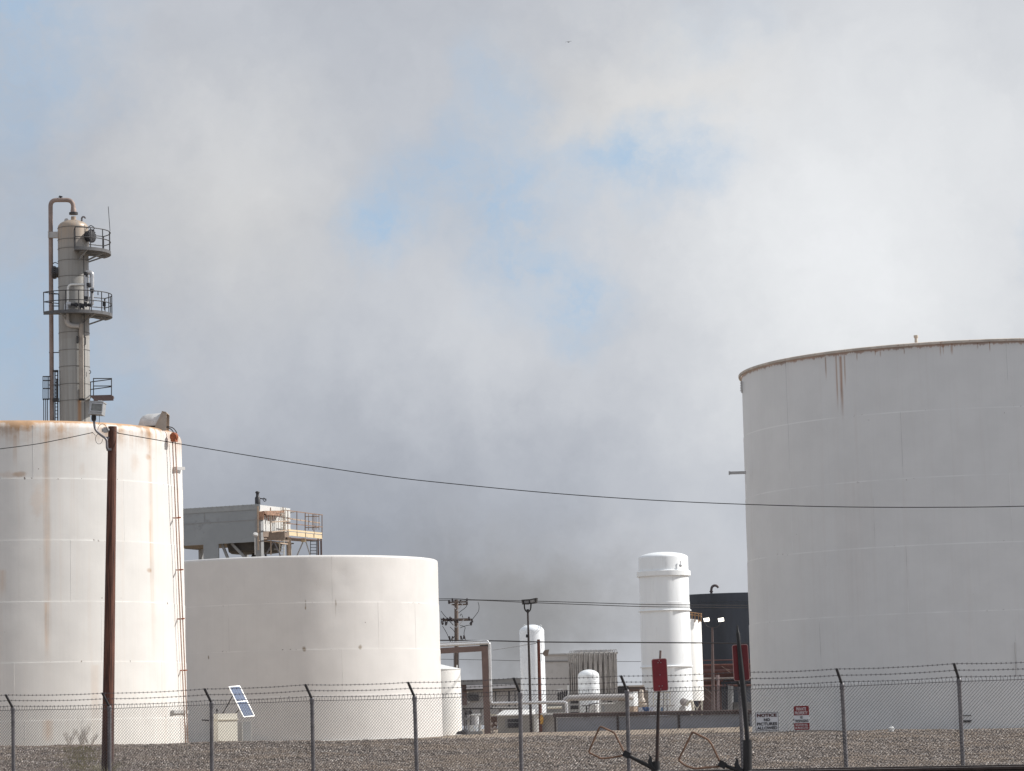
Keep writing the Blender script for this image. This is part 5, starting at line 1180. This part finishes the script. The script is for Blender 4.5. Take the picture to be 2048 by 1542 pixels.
o = thing('process_drum', V(1188, 1434, 175.2), 'small white drum with thin pipework under the short domed vessel', 'drum')
q = MB(); q.lathe([(.27, -.45), (.27, .4), (.2, .47), (.02, .5)], V(1188, 1424, 175.2), 18); q.build('drum', m_white, o)
q = MB(); q.tube(rounded([V(1178, 1434, 174.9), V(1178, 1409, 174.9), V(1197, 1406, 174.9)], .1), .035, 8); q.tube([V(1190, 1406, 174.8), V(1190, 1436, 174.8)], .022, 6); q.tube([V(1194, 1400, 174.8), V(1194, 1436, 174.8)], .02, 6); q.tube([V(1182, 1422, 174.8), V(1194, 1422, 174.8)], .02, 6); q.build('thin_pipe', m_galv, o)
# right of that: white box tank, beige standpipe, blue tarp, white low tanks
wb = thing('equipment_enclosure', V(1267, 1428, 180), 'bright white box on a cream base left of the beige standpipe', 'enclosure')
q = MB(); c0 = V(1267, 1398, 180); q.box(c0, (.42, .36, 28 * s_at(180)), .85); q.build('housing', mat('bright_white', L(.86, .87, .86), .4), wb)
q = MB(); c0 = V(1267, 1420, 180); q.box(c0, (.36, .34, .42), .85); q.build('base_frame', m_tan, wb)
o = thing('standpipe', V(1284, 1428, 181), 'beige flanged standpipe beside the bright white box', 'standpipe')
q = MB(); b0_ = V(1284, 1425, 181); h_ = lambda y: V(1284, y, 181).z - b0_.z
q.lathe([(.10, 0), (.10, h_(1405)), (.22, h_(1404)), (.22, h_(1400)), (.16, h_(1397)), (.13, h_(1394)), (.13, h_(1383)), (.11, h_(1380)), (.02, h_(1379))], b0_, 16); q.tube([V(1278, 1409, 181), V(1294, 1411, 181)], .12, 10); q.build('standpipe_body', mat('beige_paint', L(.56, .48, .40), .5, 0, .08), o)
q = MB(); c0 = V(1292, 1423, 178); q.box(c0, (.85, .6, .5)); o = q.build('crate', mat('pale_plastic', L(.60, .62, .70), .6), origin=c0); tag(o, 'pale crate with a blue cloth beside the standpipe', 'crate')
q = MB(); n_g = 8; c1_ = V(1293, 1415, 177.6)
for i in range(n_g + 1):
    for j in range(n_g + 1):
        a_, b_ = i / n_g, j / n_g; q.v.append((c1_.x - .24 + .38 * a_, c1_.y + .05 * math.sin(a_ * 9 + b_ * 4) - .05, c1_.z + .03 - b_ * (.35 if a_ > .35 else .12 + a_ * .5) + .02 * math.sin(a_ * 12)))
q.f = [(i * (n_g + 1) + j, i * (n_g + 1) + j + 1, (i + 1) * (n_g + 1) + j + 1, (i + 1) * (n_g + 1) + j) for i in range(n_g) for j in range(n_g)]
o = q.build('cloth', mat('blue_cloth', L(.05, .10, .22), .9), origin=c1_); md = o.modifiers.new('s', 'SOLIDIFY'); md.thickness = .01; tag(o, 'crumpled blue cloth draped over the pale crate', 'cloth')
enclosure('equipment_enclosure', 'low white tank bin with a blue patch right of the pale crate', 'bin', 179, 1304, 1348, 1413, 1428, 1.0, mat('bin_white', L(.74, .76, .78), .5), [('blue_patch', 1322, 1327, 1415, 1426, mat('blue_paint', L(.12, .22, .36), .6)), ('rib', 1334, 1336, 1413, 1428, m_grey)])
o = thing('handrail', V(1322, 1412, 178), 'thin cream handrail and grey posts standing behind the low white bin', 'handrail')
q = MB()
for x in (1307, 1316, 1330, 1340): q.bar(V(x, 1384, 178), V(x, 1412, 178), .045, .045)
for y in (1385, 1399): q.bar(V(1307, y, 178), V(1340, y, 178), .04, .05)
q.build('rail', m_cream, o)
q = MB(); q.bar(V(1327, 1384, 177.8), V(1327, 1425, 177.8), .06, .06); q.bar(V(1334, 1386, 177.8), V(1334, 1428, 177.8), .05, .05); q.build('grey_post', m_grey, o)
o = thing('hose_fitting', V(1368, 1408, 182), 'grey round hatch with cream pipe bend at the foot of the tallest vessel', 'hatch')
q = MB(); q.lathe([(.24, 0), (.22, .06), (.05, .1)], V(1367, 1404, 182), 16, axis=(.3, -1, .1)); q.build('hatch_disc', mat('hatch_grey', L(.33, .30, .29), .6), o)
q = MB(); q.tube(rounded([V(1372, 1412, 182), V(1378, 1403, 182), V(1384, 1402, 182), V(1387, 1424, 182)], .2), .09, 10); q.build('pipe_bend', m_cream, o)
# roofed low building between the vaporiser and the vessel
bl = thing('low_building', V(1262, 1430, 192), 'low tan building with a flat overhanging roof left of the tall white vessel', 'building')
q = MB(); c0 = V(1267, 1408, 192); q.box((c0.x, 193.5, c0.z - .1), (60 * s_at(192), 3, 1.9)); q.build('wall', mat('tan_wall', L(.33, .295, .26), .8, 0, .08, 2), bl)
q = MB(); a_ = V(1238, 1373, 190.5); b_ = V(1288, 1374, 190.5); q.box(((a_.x + b_.x) / 2, 192.5, a_.z), (b_.x - a_.x, 4.6, .10)); q.build('roof', mat('roof_cream', L(.62, .56, .50), .6), bl)
q = MB(); q.box(((a_.x + b_.x) / 2 + .1, 192.5, a_.z - .22), (b_.x - a_.x - .1, 4.4, .30)); q.build('fascia', mat('fascia_brown', L(.17, .12, .10), .7), bl)
q = MB(); q.box(V(1246, 1381, 190.2), (.7, .5, .5)); q.bar(V(1240, 1395, 190.2), V(1256, 1381, 190.2), .05, .05); q.build('awning_bracket', m_dark, bl)

# far beige tank building behind slim vessel
fb = thing('far_building', V(1150, 1440, 250), 'pale beige flat roofed building far behind the finned vaporiser', 'building')
q = MB(); c0 = V(1148, 1375, 250); zt_ = V(1100, 1309.5, 250).z; wd = (1236 - 1062) * s_at(250); q.box((c0.x, 256, (zt_ + CZ - .6) / 2), (wd, 12, zt_ - CZ + .6), 0); q.build('wall', mat('far_beige', L(.56, .545, .53), .7, 0, .05, .4, L(.3, .28, .26), .4), fb)
q = MB(); q.box((c0.x, 256, zt_ + .02), (wd + .2, 12.2, .12)); q.build('roof_edge', m_ltgrey, fb)
q = MB(); zz = V(1100, 1323, 249.8).z; q.box((c0.x, 249.95, zz), (wd + .06, .06, .05)); q.build('wall_band', m_grey, fb)

# left cluster: sheds, walkway, pumps
sh = thing('process_shed', V(985, 1440, 215), 'long pale grey shed with two roof bands behind the brown pipe frame', 'shed')
Yg = 215; sg = s_at(Yg)
q = MB(); c0 = V(985, 1410, Yg); q.box((c0.x, Yg + 3, c0.z), (122 * sg, 6, 78 * sg)); q.build('wall', mat('shed_wall', L(.47, .465, .47), .7, 0, .08, .8, L(.2, .19, .19), .5), sh)
q = MB(); c0 = V(983, 1363.5, Yg - .3); q.box((c0.x, Yg + 2.7, c0.z), (128 * sg, 6.8, 9.5 * sg)); q.build('roof', mat('shed_roof', L(.25, .245, .24), .7, 0, .1, .8), sh)
q = MB(); c0 = V(982, 1373, Yg - .6); q.box(c0, (98 * sg, .5, 8 * sg)); q.build('canopy', mat('canopy_pale', L(.62, .62, .64), .5), sh)
q = MB(); c0 = V(982, 1378.5, Yg - .6); q.bar(V(925, 1380, Yg - .7), V(1031, 1376.5, Yg - .7), .3, .07); q.build('gutter', m_dark, sh)
q = MB(); c0 = V(948, 1396, Yg - .1); q.box(c0, (19 * sg, .15, 12 * sg)); q.build('window', mat('window_dim', L(.07, .07, .075), .4), sh)
q = MB(); q.box(V(929, 1390, Yg - .3), (9 * sg, .4, 40 * sg)); q.build('stair_tower', m_brown, sh)
q = MB()
for x in (935, 937): q.box(V(x, 1385 if x == 935 else 1404, Yg - .4), (4 * sg, .1, 2.5 * sg))
q.build('sign_plate', m_white, sh)
wk = thing('catwalk', V(1010, 1436, 196), 'grey steel catwalk with dark railing posts left of the slim white vessel', 'catwalk'); Yw2 = 196; s2 = s_at(Yw2)
q = MB(); q.bar(V(925, 1417.5, Yw2), V(1042, 1416, Yw2), .8, .10); q.build('deck', m_dark, wk)
q = MB(); q.bar(V(985, 1415, Yw2 - .45), V(1042, 1414.5, Yw2 - .45), .04, .08); q.build('edge_strip', m_white, wk)
q = MB()
for x in (984, 991, 1017, 1019, 1030): q.bar(V(x, 1382, Yw2), V(x + .5, 1416, Yw2), .06, .06)
q.bar(V(984, 1383, Yw2), V(1034, 1382, Yw2), .04, .04); q.build('railing', m_dark, wk)
q = MB()
for x in (926, 930, 962, 1000, 1038): q.bar(V(x, 1418, Yw2), V(x, 1440, Yw2), .12, .12)
q.build('leg', m_grey, wk)
# pump skid
ps = thing('pump_skid', V(945, 1466, 170), 'white and grey pump skid with upright pipes beside the small cone roofed tank', 'pump skid'); Yp = 170
for x, y0, y1, r, mm in ((929, 1420, 1462, .05, m_galv), (937, 1437, 1464, .07, m_ltgrey), (944, 1450, 1466, .12, m_white), (953.5, 1432, 1468, .12, mat('pump_white', L(.82, .84, .86), .5)), (960, 1448, 1462, .08, m_ltgrey), (932.5, 1425, 1468, .03, m_dark), (941.5, 1419, 1466, .035, m_dark)):
    q = MB(); q.tube([V(x, y1, Yp), V(x, y0, Yp)], r, 10); q.build('upright_pipe', mm, ps)
q = MB(); q.tube([V(938, 1430, Yp), V(962, 1429.5, Yp)], .055, 8); q.build('level_pipe', m_white, ps)
q = MB()
for k in range(5): q.tube([V(930.5 + k * 2.6, 1420, Yp - .2), V(930.5 + k * 2.6, 1430, Yp - .2)], .03, 6)
q.lathe([(.06, 0), (.09, .1), (.03, .25)], V(942, 1428, Yp - .2), 8); q.build('valve_stem', m_black, ps)
q = MB(); q.box(V(935.5, 1437.5, Yp - .1), (12 * s_at(Yp), .4, .12)); q.box(V(946, 1466, Yp), (1.1, .8, .18)); q.build('skid_frame', m_grey, ps)
q = MB(); q.lathe([(.30, 0), (.27, .14), (.13, .24), (.02, .27)], V(930, 1468, Yp - 6), 12); q.lathe([(.26, 0), (.2, .14), (.02, .2)], V(921, 1469, Yp - 6), 12); o = q.build('tarp_heap', m_dark, origin=V(928, 1468, Yp - 6)); tag(o, 'dark heap of covered material at the foot of the small cone roofed tank', 'heap')
# masonry behind frame
dbp = thing('drum_pallet', V(988, 1468, 172), 'rusty brown drums and fittings piled between the brown frame and the small shelter', 'pallet')
q = MB(); q.box(V(988, 1446, 173), (13 * s_at(173), .8, 26 * s_at(173))); q.build('brown_panel', mat('rack_brown', L(.17, .10, .075), .8, 0, .3, 4), dbp)
q = MB()
for (x, y, r) in ((983, 1448, .1), (990, 1456, .12), (984, 1459, .1), (992, 1447, .08), (987, 1466, .1)): q.lathe([(.02, -r), (r * .8, -r * .6), (r, 0), (r * .8, r * .6), (.02, r)], V(x, y, 172), 10)
q.build('fitting', mat('fitting_tan', L(.44, .37, .33), .7, 0, .2, 5), dbp)
q = MB(); q.bar(V(979, 1430, 171.6), V(993, 1430, 171.6), .1, .10); q.build('cream_beam', m_cream, dbp)

# small shelter
hs = thing('equipment_shelter', V(1028, 1468, 166), 'small taupe shelter with white pitched roof and dark window behind the fence', 'shelter'); Yy = 172; sy = s_at(Yy)
x0, x1 = 995, 1068
q = MB(); a_ = V(995.5, 1450, Yy); b_ = V(x1, 1450, Yy); zt_ = V(1000, 1430, Yy).z; q.box(((a_.x + b_.x) / 2, Yy + 1.2, (zt_ + CZ - .7) / 2), (b_.x - a_.x, 2.4, zt_ - CZ + .7)); q.build('wall', mat('shelter_taupe', L(.36, .345, .32), .7, 0, .06, 2), hs)
zr2 = V(1010, 1420, Yy).z; q = MB(); e0 = Vector((V(992, 0, Yy).x, Yy - .15, V(992, 1430, Yy).z)); e0 = V(992.5, 1430, Yy - .15)
e1 = Vector((b_.x + .1, Yy - .15, e0.z)); r0_ = Vector((V(1007, 1420, Yy).x, Yy + 1.2, zr2)); r1c = Vector((b_.x + .1, Yy + 1.2, zr2)); k0_ = Vector((e0.x, Yy + 2.5, e0.z)); k1_ = Vector((e1.x, Yy + 2.5, e0.z))
q.add([e0, e1, r1c, r0_, k0_, k1_, e0 - Vector((0, 0, .07)), e1 - Vector((0, 0, .07)), k0_ - Vector((0, 0, .07)), k1_ - Vector((0, 0, .07))], [(0, 1, 2, 3), (3, 2, 5, 4), (0, 3, 4), (6, 7, 1, 0), (8, 6, 0, 4), (1, 7, 9, 5, 2), (6, 8, 9, 7)]); q.build('roof', mat('shelter_roof', L(.80, .79, .76), .5, 0, .04), hs)
q = MB(); cw = V(1027, 1446.5, Yy - .02); q.box(cw, (24 * sy, .05, 18 * sy)); wd_ = q.build('window', m_glass, hs)
q = MB(); q.box(cw + Vector((0, -.035, .04)), (24 * sy, .03, .03)); q.box(cw + Vector((0, -.035, .25)), (25 * sy, .04, .03)); q.box(cw + Vector((-.35, -.035, 0)), (.03, .03, 18 * sy)); q.build('frame', m_grey, wd_)
q = MB(); q.box(V(1011.5, 1447, Yy - .03), (3 * sy, .05, 17 * sy)); q.build('shutter', m_grey, hs)

# low containment wall
Yc = 165; sW = s_at(Yc)
cw_ = thing('containment_wall', V(1300, 1460, Yc), 'low slate grey panel wall with dark brown cap rail beyond the gravel', 'wall')
def WP_(x, y, dy=0):
    Yx = Yc + (x - 1110) * -.012; return V(x, y, Yx + dy)
def ycap(x): return 1431.5 - (x - 1110) * .0195
def ybs(x): return 1462 - (x - 1110) * .0105
m_pan = mat('slate_wall_panel', L(.235, .25, .285), .7, 0, .10, .7, L(.15, .15, .16), .4)
xs_ = [1112, 1235, 1357, 1496, 1640]
for i in range(len(xs_) - 1):
    a_, b_ = xs_[i], xs_[i + 1]; q = MB(); p0_ = WP_(a_, ycap(a_) + 4); p1_ = WP_(b_, ycap(b_) + 4); zb0 = CZ - .8
    mid = (p0_ + p1_) / 2; dd = (p1_ - p0_); dd.z = 0; q.box((mid.x, mid.y, (mid.z + zb0) / 2), (dd.length, .10, mid.z - zb0), math.atan2(dd.y, dd.x)); q.build('wall_panel', m_pan, cw_)
q = MB(); p0_ = WP_(1108, ycap(1108)); p1_ = WP_(1640, ycap(1640)); q.bar(p0_, p1_, .28, 6.5 * sW); q.build('cap_rail', mat('cap_dark_brown', L(.045, .03, .03), .6, 0, .2, 2), cw_)
q = MB(); q.bar(p0_ + Vector((0, .02, 4 * sW)), p1_ + Vector((0, .02, 4 * sW)), .30, 2.2 * sW); q.build('cap_flashing', mat('cap_light_brown', L(.20, .155, .145), .6), cw_)
for x in (1110, 1235, 1357, 1496):
    q = MB(); a_ = WP_(x, ycap(x) + 2, -.08); q.bar(Vector((a_.x, a_.y, CZ - .7)), a_, .13 if x > 1120 else .10, .08, up=(0, 1, 0)); q.build('post', mat('wall_post', L(.04, .032, .033), .6), cw_)
q = MB(); a_ = WP_(1113.5, ycap(1113) + 6, -.07); q.bar(Vector((a_.x, a_.y, CZ - .7)), a_, .05, .06, up=(0, 1, 0)); q.build('end_trim', m_ltgrey, cw_)
# grey shed side seen left of wall
bx_ = thing('equipment_enclosure', V(1098, 1464, 168), 'light grey enclosure with pale roof strip at the left end of the low wall', 'enclosure')
q = MB(); c0 = V(1098, 1447, 168); q.box((c0.x, 169, c0.z - .1), (26 * s_at(168), 1.6, 36 * s_at(168))); q.build('housing', mat('enc_grey', L(.34, .335, .33), .7, 0, .1, 2), bx_)
q = MB(); q.box(V(1106, 1427.5, 168.8), (50 * s_at(168), 2.2, 3.5 * s_at(168))); q.build('roof', m_white, bx_)
o = MB().tube([V(1095, 1416, 175), V(1124, 1415, 175)], .07, 8).build('pipe_run', m_cream, origin=V(1110, 1415, 175)); tag(o, 'short cream level pipe above the light grey enclosure at the wall end', 'pipe')
q = MB(); q.box(V(1110, 1420, 178), (42 * s_at(178), .5, 26 * s_at(178))); o = q.build('equipment_enclosure', mat('mid_grey_box', L(.27, .26, .25), .7, 0, .15, 2), origin=V(1110, 1430, 178)); tag(o, 'mid grey machinery box under the pipe at the left end of the wall', 'enclosure')

# ------------------------------------------------------------------ plants and litter
m_dry = mat('dry_stem', L(.42, .37, .32), .9, 0, .2, 5); m_drygreen = mat('dry_grass', L(.30, .28, .17), .9, 0, .25, 3)
def bush(loc, h, nst, spread, label):
    q = MB()
    for i in range(nst):
        a = random.uniform(0, 2 * PI); ln = h * random.uniform(.5, 1); p0_ = Vector(loc) + Vector((random.uniform(-.06, .06), random.uniform(-.06, .06), -.03)); d = Vector((math.cos(a) * spread, math.sin(a) * spread, 1)).normalized()
        pts = [p0_ + d * (ln * t) + Vector((0, 0, -.1 * t * t * spread * ln)) for t in (0, .35, .7, 1)]; q.tube(pts, [.008, .006, .004, .002], 4)
        for k in range(9):
            t = random.uniform(.3, 1); b0_ = p0_ + d * (ln * t); a2 = random.uniform(0, 2 * PI); d2 = (d + Vector((math.cos(a2), math.sin(a2), .2)) * .8).normalized(); q.tube([b0_, b0_ + d2 * ln * .16, b0_ + d2 * ln * .24 + Vector((0, 0, ln * .06))], [.004, .003, .002], 3)
    o = q.build('dry_weed', m_dry, origin=loc, smooth=0); return tag(o, label, 'weed')
for (x, Y, h, n_s, spx, lb) in ((140, 100, .62, 10, .45, 'dry leafless weed on the gravel crest, leftmost in front of the rusty tank'), (165, 101, .85, 13, .4, 'taller dry branching weed on the gravel crest left of the wooden pole'), (181, 100, .5, 10, .6, 'low bushy dry weed closest to the left side of the wooden pole')):
    p = V(x, 1495, Y); bush((p.x, Y, zg(p.x, Y)), h, n_s, spx, lb)
def tuft(px, Y, h, n, wid, label, cat_='grass tuft', mt_=None):
    p = V(px, 1500, Y); loc = Vector((p.x, Y, zg(p.x, Y))); q = MB()
    for i in range(n):
        a = random.uniform(0, 2 * PI); r = random.uniform(0, wid); b0_ = loc + Vector((math.cos(a) * r, math.sin(a) * r, -.03)); b0_.z = zg(b0_.x, b0_.y) - .02; d = Vector((math.cos(a) * .5 + random.uniform(-.3, .3), math.sin(a) * .5, 1)); ln = h * random.uniform(.4, 1)
        q.tube([b0_, b0_ + d * ln * .6, b0_ + d * ln + Vector((math.cos(a) * ln * .3, 0, -.1 * ln))], [.006, .0045, .001], 3)
    o = q.build('grass_tuft', mt_ or m_drygreen, origin=loc, smooth=0); return tag(o, label, cat_)
tuft(213, 77, .62, 60, .22, 'dry grass tuft at the foot of the tall wooden pole')
tuft(1486, 60.5, .9, 90, .22, 'dark dry grass tuft at the fence post beside the black switch stand', mt_=mat('dark_grass', L(.09, .08, .055), .9))
mb = MB()
for i in range(2600):
    x = random.gauss(163, 22); Y = random.uniform(70, 94); p = V(x, 1500, Y); z0 = zg(p.x, Y) - .01; a = random.uniform(0, 2 * PI); ln = random.uniform(.04, .13)
    p0_ = Vector((p.x, Y, z0)); mb.tube([p0_, p0_ + Vector((math.cos(a) * .03, math.sin(a) * .03, ln))], [.006, .001], 3, cap=False)
o = mb.build('short_grass', mat('olive_grass', L(.23, .205, .10), .95, 0, .2, 3), smooth=0); tag(o, 'patch of short olive grass growing in the gravel left of the wooden pole', 'grass', kind='stuff')
c0 = V(1783, 1458, 97); c0.z = zg(c0.x, 97) + .08
q = MB(); import itertools
vv = []; 
for i in range(9):
    for j in range(12):
        ph, a = PI * i / 8, 2 * PI * j / 12; r = .085 * (1 + .45 * mn.noise(Vector((i * .9, j * .8, 2)))); q.v.append((c0.x + r * math.sin(ph) * math.cos(a), c0.y + r * math.sin(ph) * math.sin(a), c0.z + r * 1.1 * math.cos(ph)))
q.f = [(i * 12 + j, i * 12 + (j + 1) % 12, (i + 1) * 12 + (j + 1) % 12, (i + 1) * 12 + j) for i in range(8) for j in range(12)]
o = q.build('plastic_bag', m_white, origin=c0, smooth=20); tag(o, 'crumpled white plastic bag lying on the gravel before the large tank', 'litter')

# ------------------------------------------------------------------ render settings
scene.view_settings.view_transform = 'Standard'; scene.view_settings.look = 'None'; scene.view_settings.exposure = .2; scene.view_settings.gamma = 1
scene.render.engine = 'CYCLES'
